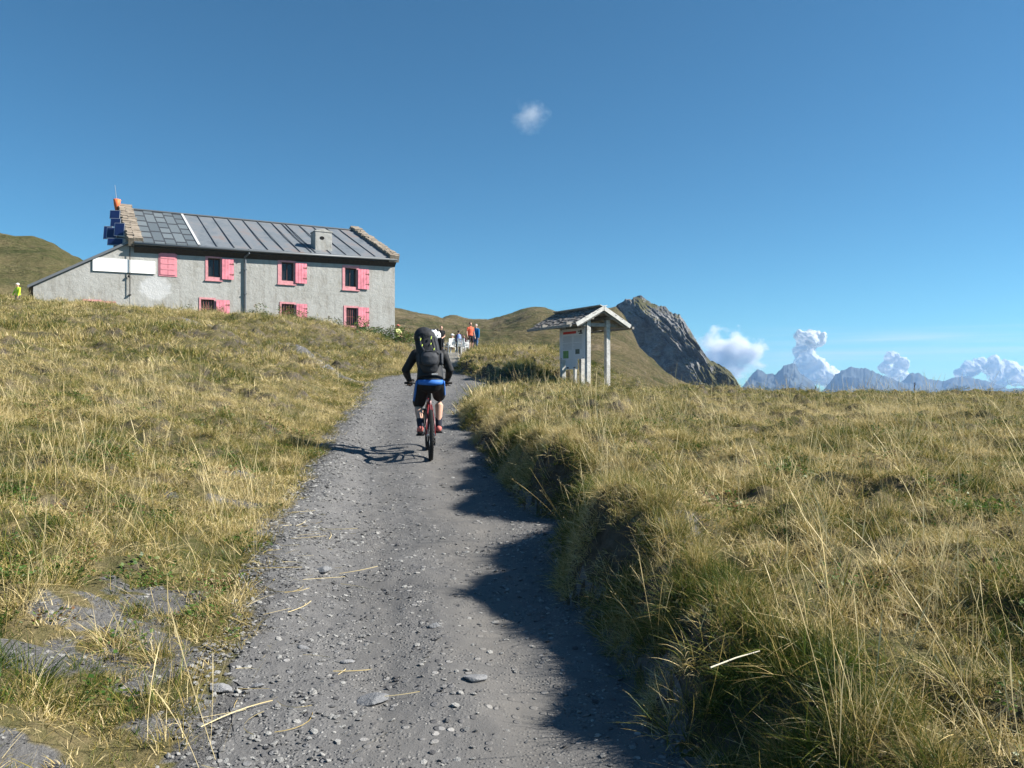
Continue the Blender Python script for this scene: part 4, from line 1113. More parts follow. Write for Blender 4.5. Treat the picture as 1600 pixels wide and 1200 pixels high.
# gable dark timber underside at the right end of the eaves
# chimney
cx, cz = fl(503, 375)
xc = -4.45; wc = .95
base = roofpt(xc, wc)
ch = empty("x", (0, 0, 0)); bpy.data.objects.remove(ch)
mb = MB()
hw, hd = .52, .5
zt = base.z + .98
mb.bb((xc - hw, wc - hd, base.z - .6), (xc + hw, wc - hd + .12, zt)); mb.bb((xc - hw, wc + hd - .12, base.z - .6), (xc + hw, wc + hd, zt))
mb.bb((xc - hw, wc - hd + .12, base.z - .6), (xc - hw + .12, wc + hd - .12, zt)); mb.bb((xc + hw - .12, wc - hd + .12, base.z - .6), (xc + hw, wc + hd - .12, zt))
chim = mb.build("chimney", M_plaster, house, bevel=.02)
mb = MB()
mb.bb((xc - hw - .03, wc - hd - .03, zt + .002), (xc + hw + .03, wc + hd + .03, zt + .07))
mb.add([(xc - hw, wc - hd, zt + .07), (xc + hw, wc - hd, zt + .07), (xc + hw, wc + hd, zt + .07), (xc - hw, wc + hd, zt + .07), (xc, wc - hd, zt + .2), (xc, wc + hd, zt + .2)], [(0, 1, 4), (2, 3, 5), (1, 2, 5, 4), (3, 0, 4, 5)])
mb.build("chimney_cap", M_plaster, chim)
mb = MB(); mb.ball((xc - .1, wc - hd - .004, base.z + .60), (.15, .02, .11)); mb.build("smoke_hole", simple("hole_shade_black", (.01, .01, .01), 1), chim)  # flat black disc; its colour stands for the shade inside the hole

# windows
for (fr, op, sh, low) in WIN:
    x0, z0, x1, z1 = rect(fr); a0, b0, a1, b1 = rect(op)
    yq = -.03 if x0 > XL else -.033
    mb = MB()
    mb.bb((x0, yq, b1), (x1, .01, z1)); mb.bb((x0, yq, z0), (x1, .01, b0)); mb.bb((x0, yq, b0), (a0, .01, b1)); mb.bb((a1, yq, b0), (x1, .01, b1))
    mb.bb((x0 - .03, yq - .05, z0 - .06), (x1 + .02, .005, z0 - .001))
    w = mb.build("window", M_pinkf, house)
    mb = MB()
    mb.bb((a0, .16, b0), (a0 + .06, .21, b1)); mb.bb((a1 - .06, .16, b0), (a1, .21, b1)); mb.bb((a0 + .06, .16, b0), (a1 - .06, .21, b0 + .06)); mb.bb((a0 + .06, .16, b1 - .06), (a1 - .06, .21, b1))
    mb.bb(((a0 + a1) / 2 - .025, .165, b0 + .06), ((a0 + a1) / 2 + .025, .205, b1 - .06))
    mb.build("sash", simple("brown_sash", (.10, .05, .045), .7), w)
    mb = MB(); mb.bb((a0, .22, b0), (a1, .24, b1)); mb.build("pane", M_pane, w)
    if low:
        mb = MB()
        for i in range(4):
            xx = a0 + (a1 - a0) * (i + 1) / 5; mb.chain([(xx, .07, b0), (xx, .07, b1)], .016, 6)
        mb.chain([(a0, .07, (b0 + b1) / 2), (a1, .07, (b0 + b1) / 2)], .012, 6)
        mb.build("window_bars", M_bar, w)
    s0, t0, s1, t1 = rect(sh)
    mb = MB(); n_ = 4
    for i in range(n_):
        xa = s0 + (s1 - s0) * i / n_; xb = s0 + (s1 - s0) * (i + 1) / n_
        mb.bb((xa + .008, yq - .075, t0), (xb - .008, yq - .04, t1))
    mb.bb((s0 + .02, yq - .039, t0 + .15), (s1 - .02, yq - .015, t0 + .25)); mb.bb((s0 + .02, yq - .039, t1 - .25), (s1 - .02, yq - .015, t1 - .15))
    sho = mb.build("shutter", M_pink, house)
    for zz in (t0 + (t1 - t0) * .25, t0 + (t1 - t0) * .76):
        mb = MB(); mb.bb((s1 - .22, yq - .09, zz - .025), (s1 + .01, yq - .076, zz + .025)); mb.bb((s1 - .06, yq - .09, zz - .055), (s1 - .02, yq - .078, zz + .055))
        mb.build("hinge", M_bar, sho)
# closed double shutter
x0, z0, x1, z1 = rect((248, 392.5, 276.5, 432))
mb = MB(); mb.bb((x0, -.03, z0), (x1, .0, z1)); mb.bb((x0 + .08, -.06, z0 + .08), ((x0 + x1) / 2 - .01, -.031, z1 - .08)); mb.bb(((x0 + x1) / 2 + .01, -.06, z0 + .08), (x1 - .08, -.031, z1 - .08))
for q in (.28, .5, .72): mb.bb((x0 + .12, -.075, z0 + (z1 - z0) * q - .03), (x1 - .12, -.061, z0 + (z1 - z0) * q + .03))
tag(mb.build("closed_shutter", simple("dull_pink_paint", (.66, .25, .29), .7, noise=.15, nscale=5, bump=.2, bscale=20), house), "pink double shutter that is closed")
# downpipe and cable
mb = MB(); xd = fl(383, 400)[0]; zd = ztop(xd)
mb.chain([(xd + .15, -OV - .02, zd - .05), (xd + .15, -OV - .02, zd - .28), (xd - .05, -.14, zd - .50), (xd, -.09, zd - .62), (xd, -.09, .4)], .055, 8)
for zz in (zd - 1.2, zd - 2.6, zd - 4): mb.bb((xd - .08, -.16, zz), (xd + .08, 0, zz + .04))
mb.build("downpipe", M_pipe, house, smooth=False)
mb = MB(); xd = fl(201, 400)[0] + .06; zb_ = fl(201, 460)[1]
mb.chain([(xd, -.16, ztL - .1), (xd, -.125, ztL - .9), (xd, -.125, zb_)], .022, 6); mb.bb((xd - .06, -.15, zb_ - .05), (xd + .06, -.0, zb_)); mb.ball((xd - .05, -.12, fl(201, 432)[1]), .07); mb.ball((xd + .1, -.14, ztL - .15), .12)
mb.build("cable", simple("black_cable", (.03, .03, .03), .7), house)
# long blank white board on the wall
a = fl(145, 402); b = fl(242.5, 409); c = fl(242.5, 428.5); d = fl(145, 423)
mb = MB(); y0, y1 = -.075, -.02
mb.add([(a[0], y0, a[1]), (b[0], y0, b[1]), (c[0], y0, c[1]), (d[0], y0, d[1]), (a[0], y1, a[1]), (b[0], y1, b[1]), (c[0], y1, c[1]), (d[0], y1, d[1])], [(0, 3, 2, 1), (4, 5, 6, 7), (0, 1, 5, 4), (1, 2, 6, 5), (2, 3, 7, 6), (3, 0, 4, 7)])
wb = mb.build("sign", M_white)
wb.matrix_world = Matrix.Translation((_hut[0], _hut[1], HZ0)) @ Matrix.Rotation(hut_ang, 4, 'Z')
tag(wb, "long blank white board fixed high on the wall left of the closed pink shutter", "sign")
# solar panels standing off the left gable wall
def hl(px, py, off):
    """pixel -> house coords on the plane x = XL - off"""
    O = Vector((-_hut[0], -_hut[1], 0)); ray = Vector(((px - 800) / F, 1, (HZ - py) / F))
    e = Vector((.868, .496, 0)); g = Vector((-.496, .868, 0)); P0 = Vector((_hut[0], _hut[1], 0))
    t = ((XL - off) + P0.dot(e)) / ray.dot(e)
    w = ray * t; return Vector(((w - P0).dot(e), (w - P0).dot(g), w.z - HZ0))
def house_pt(px, py, Y):
    w = px2w(px, py, Y); P0 = Vector((_hut[0], _hut[1], 0)); e = Vector((.868, .496, 0)); g = Vector((-.496, .868, 0))
    return Vector(((w - P0).dot(e), (w - P0).dot(g), w.z - HZ0))
for (x0, y0, x1, y1, Y) in ((173, 329, 186, 341.5, 45.2), (174, 341.5, 187, 354, 44.6), (180, 349, 193, 368, 43.6), (163, 354, 174, 373, 44.3), (168, 356, 181, 372, 43.7), (170, 372.5, 190, 383, 43.4)):
    a = house_pt(x0, (y0 + y1) / 2, Y); b = house_pt(x1, (y0 + y1) / 2, Y); c = (a + b) / 2
    w = (b - a).length * 1.15; h = (y1 - y0) / F * Y * 1.12
    ang = math.radians(-28 - 29.7 + 20)
    M = Matrix.Rotation(math.radians(-hut_ang * 57.3 + 8), 3, 'Z') @ Matrix.Rotation(math.radians(-12), 3, 'X')
    mb = MB(); mb.box(c, (w, .04, h), M)
    sp_ = mb.build("solar_panel", M_alu, house)
    mb = MB(); mb.box(c + M @ Vector((0, -.024, 0)), (w - .05, .006, h - .05), M); mb.build("solar_cell", M_blue, sp_)
for q in range(3):
    mb = MB(); mb.beam((XL - .02, 1.9 + q * .9, ztL + .15 + q * .5), (XL - .9, 1.9 + q * .9, ztL + .2 + q * .5), .06, .06)
    mb.build("panel_bracket", M_pipe, house)
mb = MB(); p = roofpt(XL, HWD, .5); p.x -= .25; mb.chain([p + Vector((0, 0, -.75)), p + Vector((0, 0, -.2)), p + Vector((.02, 0, .12))], [.06, .17, .22], 9); mb.build("orange_cover", M_orange, house, smooth=True)
mb = MB(); mb.chain([p, p + Vector((-.1, 0, 1.0))], [.022, .012], 6); mb.build("antenna", M_alu, house)

# ------------------------------------------------------------------ notice shelter
SB = Vector((2.5, 26.0, 0)); su = Vector((.882, .471, 0)); sv = Vector((-.471, .882, 0))
zb0 = hz1(2.6, 26.4)
sh_ang = math.atan2(.471, .882)
M_post = simple("silvered_wood", (.54, .53, .505), .85, noise=.4, nscale=9, bump=.4, bscale=25, col2=(.32, .31, .295))
M_post2 = simple("grey_timber", (.30, .285, .26), .9, noise=.4, nscale=8, bump=.3, bscale=25)
M_shing = simple("grey_shingle", (.26, .245, .23), .85, noise=.65, nscale=11, bump=.4, bscale=20, col2=(.05, .045, .045))
shel = empty("notice_shelter", (SB.x, SB.y, zb0), sh_ang, "wooden shelter with a shingled gable roof over a notice board on the grass", "shelter")
zE, zRg = 1.925 - zb0, 2.50 - zb0                 # eave and ridge heights above its base
a_, b_, cu = .78, 1.55, .40
def zroof(x): return zRg - (zRg - zE) * abs(x - cu) / 1.06
rr = random.Random(5)
for (x, y) in ((0, 0), (a_, 0), (0, b_), (a_, b_)):
    mb = MB(); mb.bb((x - .075, y - .075, -.35), (x + .075, y + .075, zroof(x) - .16)); mb.build("post", M_post, shel, bevel=.008)
mb = MB()
for y in (-.0, b_):
    mb.bb((-.85, y - .05, zE - .02), (a_ + .85, y + .05, zE + .10))
for x in (0, a_): mb.bb((x - .06, -.28, zroof(x) - .158), (x + .06, b_ + 1.0, zroof(x) - .05))
mb.bb((-.88, -.29, zE - .08), (-.80, b_ + 1.0, zE + .0)); mb.bb((a_ + .82, -.29, zE - .08), (a_ + .90, b_ + 1.0, zE + .0))
for y in (-.27, .7, 1.6, 2.45):
    for s_ in (-1, 1): mb.beam((cu, y, zRg - .09), (cu + s_ * .98, y, zE - .05 + .02), .07, .08)
mb.bb((cu - .04, -.28, zRg - .17), (cu + .04, 2.5, zRg - .1))
mb.build("roof_frame", M_post2, shel)
mb = MB()                                        # boarding under the shingles
for s_ in (-1, 1):
    for k in range(6):
        t0, t1 = k / 6, (k + 1) / 6 - .012
        p0 = Vector((cu + s_ * 1.04 * t0, 0, zRg - (zRg - zE) * t0 - .02)); p1 = Vector((cu + s_ * 1.04 * t1, 0, zRg - (zRg - zE) * t1 - .02))
        mb.beam(((p0.x + p1.x) / 2, -.31, (p0.z + p1.z) / 2), ((p0.x + p1.x) / 2, 2.64, (p0.z + p1.z) / 2), (p1 - p0).length, .02, up=((p1 - p0).cross(Vector((0, 1, 0)))))
mb.build("boarding", M_post2, shel)
mb = MB(); sl = math.atan2(zRg - zE, 1.06)        # three dimensional shingles
for s_ in (-1, 1):
    for row in range(9):
        y = -.34 - rr.uniform(0, .05)
        while y < 2.68:
            wdt = rr.uniform(.09, .2); t = (row + .5) / 9 + rr.uniform(-.015, .015)
            cxp = cu + s_ * 1.08 * t; czp = zRg - (zRg - zE) * 1.02 * t + .028 + rr.uniform(-.008, .022)
            M = Matrix.Rotation(s_ * (sl - .10 + rr.uniform(-.12, .08)), 3, 'Y') @ Matrix.Rotation(rr.uniform(-.12, .12), 3, 'Z')
            mb.box((cxp, y + wdt / 2, czp), (.20 + rr.uniform(0, .05), wdt * .93, .016), M)
            y += wdt
mb.build("shingle_roof", M_shing, shel)
M_barge = simple("bleached_bargeboard", (.58, .57, .54), .8, noise=.25, nscale=10, bump=.3, bscale=25)
for s_ in (-1, 1):
    mb = MB(); mb.beam((cu - .0, -.36, zRg + .0), (cu + s_ * 1.07, -.36, zE - .0), .035, .13); mb.build("bargeboard", M_barge, shel)
mb = MB(); mb.beam((cu - .07, -.36, zRg + .075), (cu - .07, 2.66, zRg + .075), .16, .02, up=(.3, 0, 1)); mb.beam((cu + .07, -.36, zRg + .072), (cu + .07, 2.66, zRg + .072), .14, .02, up=(-.3, 0, 1)); mb.build("ridge_board", M_barge, shel)
# the notice board hangs between the two left posts
M_board = simple("notice_board", (.62, .63, .66), .55, noise=.05, nscale=3)
M_txt = simple("grey_print", (.38, .40, .43), .8); M_red = simple("red_print", (.55, .06, .05), .7); M_grn = simple("green_map", (.20, .34, .12), .8, noise=.35, nscale=12); M_blk = simple("dark_print", (.06, .06, .07), .8)
bx = -.10
def bz(py): return (HZ - py) / F * 26.7 - zb0
ztb, zbb = bz(514), bz(561.5)
nb = MB(); nb.bb((bx - .02, -.02, zbb), (bx, b_ + .02, ztb)); board = nb.build("notice_board", M_board, shel)
def onboard(y0, y1, z0, z1, mat, name, parent=board, t=.004, yb=0):
    mb = MB(); mb.bb((bx - .02 - t, y0, z0), (bx - .0205, y1, z1)); return mb.build(name, mat, parent)
H_ = ztb - zbb
def yy(px):   # board runs from front post (px 916) to rear post (px 880)
    return b_ * (916 - px) / 36.0
onboard(yy(904), yy(885), ztb - .17, ztb - .085, M_red, "red_heading")
mb = MB()
for (ya, yb_) in ((yy(898), yy(884)), (yy(912), yy(899.5))):
    for k in range(15):
        if k in (7,): continue
        z = ztb - .26 - k * .031; mb.bb((bx - .023, ya, z), (bx - .0205, yb_ - rr.uniform(0, .08), z + .011))
mb.build("printed_text", M_txt, board)
onboard(yy(893), yy(885), zbb + .04, zbb + .30, M_grn, "green_map")
mb = MB(); mb.bb((bx - .024, yy(913), ztb - .20), (bx - .0205, yy(908), ztb - .16)); mb.bb((bx - .024, yy(912), ztb - .155), (bx - .0205, yy(909.5), ztb - .07)); mb.bb((bx - .024, yy(911), ztb - .12), (bx - .0205, yy(906.5), ztb - .09))
mb.build("emblem", M_blk, board)
for (py_, px_) in ((.03, 882), (.03, 914), (H_ - .03, 882), (H_ - .05, 914)):
    mb = MB(); mb.bb((bx - .024, yy(px_ + .6), zbb + py_), (bx - .0205, yy(px_ - .6), zbb + py_ + .022)); mb.build("screw", M_blk, board)
onboard(yy(909), yy(903), zbb + .17, zbb + .33, simple("small_picture", (.13, .16, .13), .7, noise=.6, nscale=14), "small_picture")
nb = MB(); nb.bb((bx - .015, yy(905.5), bz(577)), (bx + .004, yy(888.5), zbb - .003)); lb = nb.build("lower_board", M_board, shel)
mb = MB(); mb.bb((bx - .019, yy(893), bz(575.6)), (bx - .0155, yy(890), bz(573.5))); mb.build("printed_mark", M_blk, lb); mb = MB(); mb.bb((bx - .019, yy(903), bz(575)), (bx - .0155, yy(900), bz(573.6))); mb.build("printed_mark", M_blk, lb)
mb = MB(); mb.bb((bx + .005, yy(900) - .055, -.3), (bx + .09, yy(900) + .055, zbb + .3)); mb.build("board_post", M_post, shel)

# ------------------------------------------------------------------ terrace, chairs, table
M_deck = simple("grey_step_stone", (.46, .43, .38), .9, noise=.35, nscale=4, bump=.5, bscale=12)
def steps():
    zt = 48 / F * 46.5
    r = empty("stone_steps", (-3.45, 44.2, 0), .13, "low stone steps leading up to the terrace behind the cyclist", "steps")
    x0, x1 = -1.35, .55
    for i, (y0, z0, z1) in enumerate(((0, .95, 1.30), (.75, .95, 1.55), (1.5, .95, zt))):
        mb = MB(); y1 = 8.5 if i == 2 else y0 + .745
        mb.bb((x0 - (3.2 if i == 2 else 0), y0, z0), (x1, y1, z1)); mb.build("step", M_deck, r, bevel=.03)
    return zt
ZT = steps()
M_plastic = simple("white_plastic", (.82, .82, .80), .4)
def chair():
    t = empty("garden_chair", (0, 0, 0))
    mb = MB(); mb.bb((-.24, -.22, .41), (.24, .24, .44)); mb.build("seat", M_plastic, t, bevel=.01)
    mb = MB()
    for k in range(5): mb.bb((-.20 + k * .09, .235 + 0, .45), (-.15 + k * .09, .255, .84))
    mb.bb((-.24, .23, .82), (.24, .26, .90)); mb.bb((-.24, .23, .442), (-.21, .26, .82)); mb.bb((.21, .23, .442), (.24, .26, .82)); mb.build("backrest", M_plastic, t)
    for sx in (-1, 1):
        mb = MB(); mb.bb((sx * .27 - .025, -.22, .62), (sx * .27 + .025, .26, .65)); mb.build("armrest", M_plastic, t)
        for sy in (-1, 1):
            mb = MB(); mb.chain([(sx * .27, sy * .23, 0), (sx * .26, sy * .21, .62 if sy < 0 else .62)], [.025, .022], 6); mb.build("leg", M_plastic, t)
    return t
def copy_tree(o, parent=None):
    c = o.copy(); C.objects.link(c)
    if parent is not None: c.parent = parent
    for k in [q for q in bpy.data.objects if q.parent == o]: copy_tree(k, c)
    return c
ch0 = chair()
chs = [(-2.93, 47.1, 2.7, "white plastic chair with its back to the steps, right of the table"), (-3.75, 47.3, -2.4, "white plastic chair at the left side of the table behind the cyclist"), (-2.97, 48.6, -1.2, "white plastic chair under the person in the white hat")]
for i, (x, y, a, lab) in enumerate(chs):
    c = ch0 if i == 0 else copy_tree(ch0)
    c.location = (x, y, ZT); c.rotation_euler = (0, 0, a); tag(c, lab, "chair", "white chairs on the terrace")
tb = empty("garden_table", (-3.42, 47.9, ZT), .3, "white plastic table between the chairs on the terrace", "table")
mb = MB(); mb.bb((-.5, -.4, .70), (.5, .4, .735)); mb.build("tabletop", M_plastic, tb, bevel=.01)
for sx in (-1, 1):
    for sy in (-1, 1):
        mb = MB(); mb.chain([(sx * .42, sy * .33, 0), (sx * .38, sy * .3, .70)], [.03, .035], 6); mb.build("leg", M_plastic, tb)

# ------------------------------------------------------------------ people
M_skin = simple("skin", (.56, .33, .24), .6, noise=.12, nscale=9, spec=.35)
def hand(mb, wrist, d, side_dir, palm_n, s=1.0, curl=.5):
    """palm and five bent fingers; d towards the finger tips, side_dir towards the thumb"""
    w = Vector(wrist); d = Vector(d).normalized(); t = Vector(side_dir); t = (t - d * t.dot(d)).normalized(); p = Vector(palm_n); p = (p - d * p.dot(d) - t * p.dot(t)).normalized()
    mb.limb([w, w + d * .045 * s, w + d * .085 * s], [(.026 * s, .018 * s), (.036 * s, .016 * s), (.038 * s, .014 * s)], 10)
    for k, L in enumerate((.070, .080, .075, .058)):
        o = w + d * .088 * s + t * (.030 - .020 * k) * s
        pts = [o]; dd = d.copy()
        for q in range(3):
            dd = (dd + p * curl * (.8 + .1 * k)).normalized(); pts.append(pts[-1] + dd * L * s / 3)
        mb.limb(pts, [.0095 * s, .009 * s, .0085 * s, .0075 * s], 8)
    o = w + d * .03 * s + t * .03 * s
    mb.limb([o, o + (t * .8 + d * .6).normalized() * .035 * s, o + (t * .8 + d * .6).normalized() * .035 * s + (d + p * .6).normalized() * .03 * s], [.012 * s, .0105 * s, .008 * s], 8)

def head(mb, c, yawdir, s=1.0, tilt=0.0):
    """head with nose, brow, chin and ears; yawdir is the facing direction"""
    c = Vector(c); f = Vector(yawdir).normalized(); r = f.cross(Vector((0, 0, 1))).normalized(); u = r.cross(f)
    def W(x, y, z): return c + r * x * s + f * y * s + u * z * s
    base = len(mb.v)
    seg, rings = 20, 16
    for i in range(rings + 1):
        ph = math.pi * i / rings
        for k in range(seg):
            th = 2 * math.pi * k / seg
            x, y, z = math.sin(ph) * math.cos(th), math.sin(ph) * math.sin(th), math.cos(ph)
            lo = max(0, -z)
            X_ = x * (.077 - .022 * lo); Y_ = y * (.098 - .012 * lo) + (.012 * lo if y > 0 else 0.018 * lo); Z_ = z * .118
            mb.v.append(tuple(W(X_, Y_, Z_)))
    for i in range(rings):
        for k in range(seg):
            k2 = (k + 1) % seg
            mb.f.append((base + i * seg + k, base + (i + 1) * seg + k, base + (i + 1) * seg + k2, base + i * seg + k2))
    mb.limb([W(0, .092, .012), W(0, .112, -.018), W(0, .108, -.03)], [.010 * s, .015 * s, .014 * s], 8)
    mb.limb([W(-.035, .083, .022), W(0, .093, .024), W(.035, .083, .022)], [.012 * s] * 3, 8)
    mb.limb([W(-.018, .092, -.052), W(0, .097, -.052), W(.018, .092, -.052)], [.009 * s] * 3, 8)
    for q in (-1, 1): mb.ball(W(q * .078, -.005, -.005), (.012 * s, .02 * s, .03 * s), 8, 6)

def human(name, loc, yaw, label, H=1.75, pose=None, top=(.1, .1, .1), bottom=(.1, .1, .1), shorts=False, sleeves='long', hair=(.05, .035, .025), hat=None, shoes=(.08, .07, .06), group=None, seated=False):
    """figure facing local +Y; pose gives hand targets and leg spread"""
    s = H / 1.75
    root = empty(name, loc, yaw, label, "person", group)
    ps = dict(lh=(-.28, .08, .86), rh=(.28, .08, .86), lf=(-.10, 0, .07), rf=(.10, .04, .07), lean=0.0, headdir=(0, 1, 0))
    ps.update(pose or {})
    V_ = lambda p: Vector(p) * s
    hipz = .50 if seated else .93; up = -.43 if seated else 0
    lean = ps['lean']
    def tz(z, x=0, y=0): return V_((x, y + math.sin(lean) * (z + up - hipz), hipz + math.cos(lean) * (z + up - hipz)))
    pel = V_((0, 0, hipz)); ch = tz(1.28); nk = tz(1.47); hd = tz(1.64, 0, .02)
    shl = [tz(1.41, q * .17) for q in (-1, 1)]; hip = [V_((q * .09, 0, hipz - .02)) for q in (-1, 1)]
    hands = [V_(ps['lh']), V_(ps['rh'])]; feet = [V_(ps['lf']), V_(ps['rf'])]
    if seated:
        for h_ in hands: h_.z += up * s * 0
    def joint(a, b, l1, l2, hint):
        d = b - a; L = min(d.length, (l1 + l2) * .999); m = a + d.normalized() * ((L * L + l1 * l1 - l2 * l2) / (2 * L)); q = (l1 * l1 - ((m - a).length) ** 2)
        hn = Vector(hint); hn = (hn - d.normalized() * hn.dot(d.normalized())).normalized(); return m + hn * math.sqrt(max(q, 0))
    elb = [joint(shl[i], hands[i], .29 * s, .26 * s, ((-.6, .6)[i], -.8, -.1)) for i in (0, 1)]
    kne = [joint(hip[i], feet[i], .44 * s, .43 * s, ((-.1, .1)[i], 1, .2)) for i in (0, 1)]
    def torso(mb, k=1.0, z0=.90, z1=1.46):
        prof = [(.86, .150, .105), (.95, .165, .112), (1.08, .145, .10), (1.22, .160, .112), (1.34, .178, .112), (1.42, .150, .085), (1.47, .075, .06)]
        pts = [(z, a, b) for z, a, b in prof if z0 - .05 <= z <= z1 + .02]
        mb.limb([tz(z) for z, a, b in pts], [(a * s * k, b * s * k) for z, a, b in pts], 18)
    mb = MB(); torso(mb); mb.limb([nk, tz(1.55, 0, .01)], [.055 * s, .05 * s], 12); head(mb, hd, ps['headdir'], s)
    for i in (0, 1):
        mb.limb([shl[i], elb[i], hands[i]], [.050 * s, .040 * s, .026 * s], 12)
        fd = (hands[i] - elb[i]).normalized()
        hand(mb, hands[i], fd, Vector(((.6, -.6)[i], .9, .2)), Vector(((1, -1)[i], 0, 0)), s, .35)
        mb.limb([hip[i], (hip[i] * .5 + kne[i] * .5), kne[i], (kne[i] * .65 + feet[i] * .35), feet[i]], [.085 * s, .075 * s, .055 * s, .056 * s, .038 * s], 12)
        mb.limb([feet[i], feet[i] + V_((0, .08, -.02)), feet[i] + V_((0, .16, -.035))], [.04 * s, .038 * s, .03 * s], 10)
    mb.build("body", M_skin, root, remesh=.011 * s, smooth_it=1); 
    Mt = simple(name + "_top", top, .85, noise=.2, nscale=12, bump=.5, bscale=18); Mb = simple(name + "_bottom", bottom, .9, noise=.2, nscale=12, bump=.5, bscale=16)
    mb = MB(); torso(mb, 1.12, .92, 1.44)
    for i in (0, 1):
        e = elb[i]; q = shl[i] * .45 + e * .55
        if sleeves == 'long': mb.limb([shl[i], e, e * .12 + hands[i] * .88], [.064 * s, .054 * s, .038 * s], 12)
        elif sleeves == 'short': mb.limb([shl[i], q], [.066 * s, .060 * s], 12)
    mb.build("shirt", Mt, root, remesh=.012 * s, smooth_it=2)
    mb = MB(); mb.limb([pel + V_((0, 0, .06)), pel + V_((0, 0, -.04))], [(.175 * s, .122 * s), (.17 * s, .12 * s)], 16)
    for i in (0, 1):
        k_, f_ = kne[i], feet[i]
        if shorts: mb.limb([hip[i], hip[i] * .5 + k_ * .5, hip[i] * .08 + k_ * .92], [.098 * s, .09 * s, .078 * s], 12)
        else: mb.limb([hip[i], hip[i] * .5 + k_ * .5, k_, k_ * .5 + f_ * .5, k_ * .06 + f_ * .94], [.096 * s, .087 * s, .07 * s, .066 * s, .058 * s], 12)
    mb.build("shorts" if shorts else "trousers", Mb, root, remesh=.012 * s, smooth_it=2)
    Ms = simple(name + "_shoe", shoes, .8)
    for i in (0, 1):
        mb = MB(); f_ = feet[i]; mb.limb([f_ + V_((0, -.02, -.005)), f_ + V_((0, .08, -.02)), f_ + V_((0, .17, -.033))], [.052 * s, .05 * s, .04 * s], 12); mb.build("shoe", Ms, root, smooth=True)
    fdir = Vector(ps['headdir']).normalized()
    mb = MB()
    if hat is None:
        mb.ball(hd + Vector((0, 0, .035 * s)) - fdir * .022 * s, (.086 * s, .098 * s, .098 * s), 16, 12); mb.build("hair", simple(name + "_hair", hair, .8, bump=.5, bscale=60), root, smooth=True)
    else:
        mb.ball(hd + Vector((0, 0, .05 * s)) - fdir * .01 * s, (.092 * s, .105 * s, .088 * s), 16, 12)
        if hat[1] == 'brim': mb.chain([hd + Vector((0, 0, .05 * s)), hd + Vector((0, 0, .062 * s))], [.16 * s, .155 * s], 20)
        if hat[1] == 'cap': mb.limb([hd + Vector((0, 0, .06 * s)) + fdir * .07 * s, hd + Vector((0, 0, .045 * s)) + fdir * .17 * s], [(.07 * s, .012 * s)] * 2, 10)
        mb.build("hat", simple(name + "_hat", hat[0], .8), root, smooth=True)
    return root

def gz(px, Y): x = (px - 800) / F * Y; return x, Y, hz1(x, Y)
x, y, _ = gz(689.5, 49.0)
human("person", (x, y, ZT), math.pi + .15, "person in a black t-shirt and shorts standing with hands joined beside the white table", 1.80, dict(lh=(-.07, .24, 1.02), rh=(.07, .24, 1.02)), (.012, .012, .014), (.012, .012, .013), True, 'short')
x, y, _ = gz(707, 48.6)
human("person", (x, y, ZT), math.pi - .9, "person in white with a white hat sitting on a white chair", 1.68, dict(lh=(-.18, .35, .62), rh=(.18, .35, .62), lf=(-.12, .45, .07), rf=(.12, .42, .07)), (.75, .72, .68), (.55, .5, .42), True, 'long', hat=((.85, .85, .83), 'brim'), seated=True)
x, y, _ = gz(716.5, 47.4)
w3 = human("person", (x, y, ZT), .2, "person in dark trousers seen from behind wearing a light blue pack", 1.40, dict(lh=(-.24, .1, .84), rh=(.24, .1, .84), lf=(-.12, 0, .07), rf=(.12, .03, .07)), (.10, .035, .09), (.015, .018, .03), False, 'long')
x, y, z = gz(735, 49.5); z = hz1(x, y)
human("person", (x, y, z + .0), math.pi + .5, "person in an orange top and black shorts beside the one in blue", 1.74, dict(lh=(-.27, .1, .85), rh=(.26, .12, .9)), (.75, .14, .07), (.02, .012, .014), True, 'short', hair=(.12, .06, .04))
x, y, z = gz(744, 50.3)
human("person", (x, y, z), math.pi - .5, "person in a bright blue jacket and blue jeans with grey hair", 1.78, dict(lh=(-.24, .1, .86), rh=(.2, .16, .95)), (.01, .16, .42), (.06, .13, .26), False, 'long', hair=(.42, .40, .37))
x, y, z = gz(728, 49.2)
human("person", (x, y, z - .0), 2.2, "short person in purple trousers bending by the orange top", 1.30, dict(lh=(-.16, .2, .62), rh=(.16, .2, .62), lean=.25), (.09, .025, .05), (.20, .07, .20), False, 'long')
x, y, z = gz(621.5, 48.0)
z = (HZ - 540) / F * 48.0
human("person", (x, y, z), math.pi + 1.0, "person in a pale yellow shirt sitting at the right corner of the house", 1.68, dict(lh=(-.18, .35, .62), rh=(.18, .35, .62), lf=(-.12, .45, .07), rf=(.12, .42, .07)), (.75, .80, .32), (.1, .08, .08), False, 'short', hair=(.50, .12, .10), hat=((.62, .16, .12), 'cap'), seated=True)
mb = MB(); mb.bb((-.4, -.2, -.6), (.4, .25, .42)); bo = mb.build("stone_block", M_drk, None, bevel=.05); bo.location = (x, y - .0, z); bo.rotation_euler = (0, 0, 1.0); tag(bo, "dark stone block used as a seat at the house corner", "stone seat")
x, y = (28 - 800) / F * 38.5, 38.5; z = (HZ - 483) / F * 38.5
human("person", (x, y, z), math.pi - .3, "person in yellow green with a white cap at the far left end of the house", 1.26, dict(lh=(-.22, .18, .85), rh=(.24, .2, .9)), (.55, .78, .04), (.06, .07, .09), False, 'long', hat=((.82, .82, .82), 'cap'))
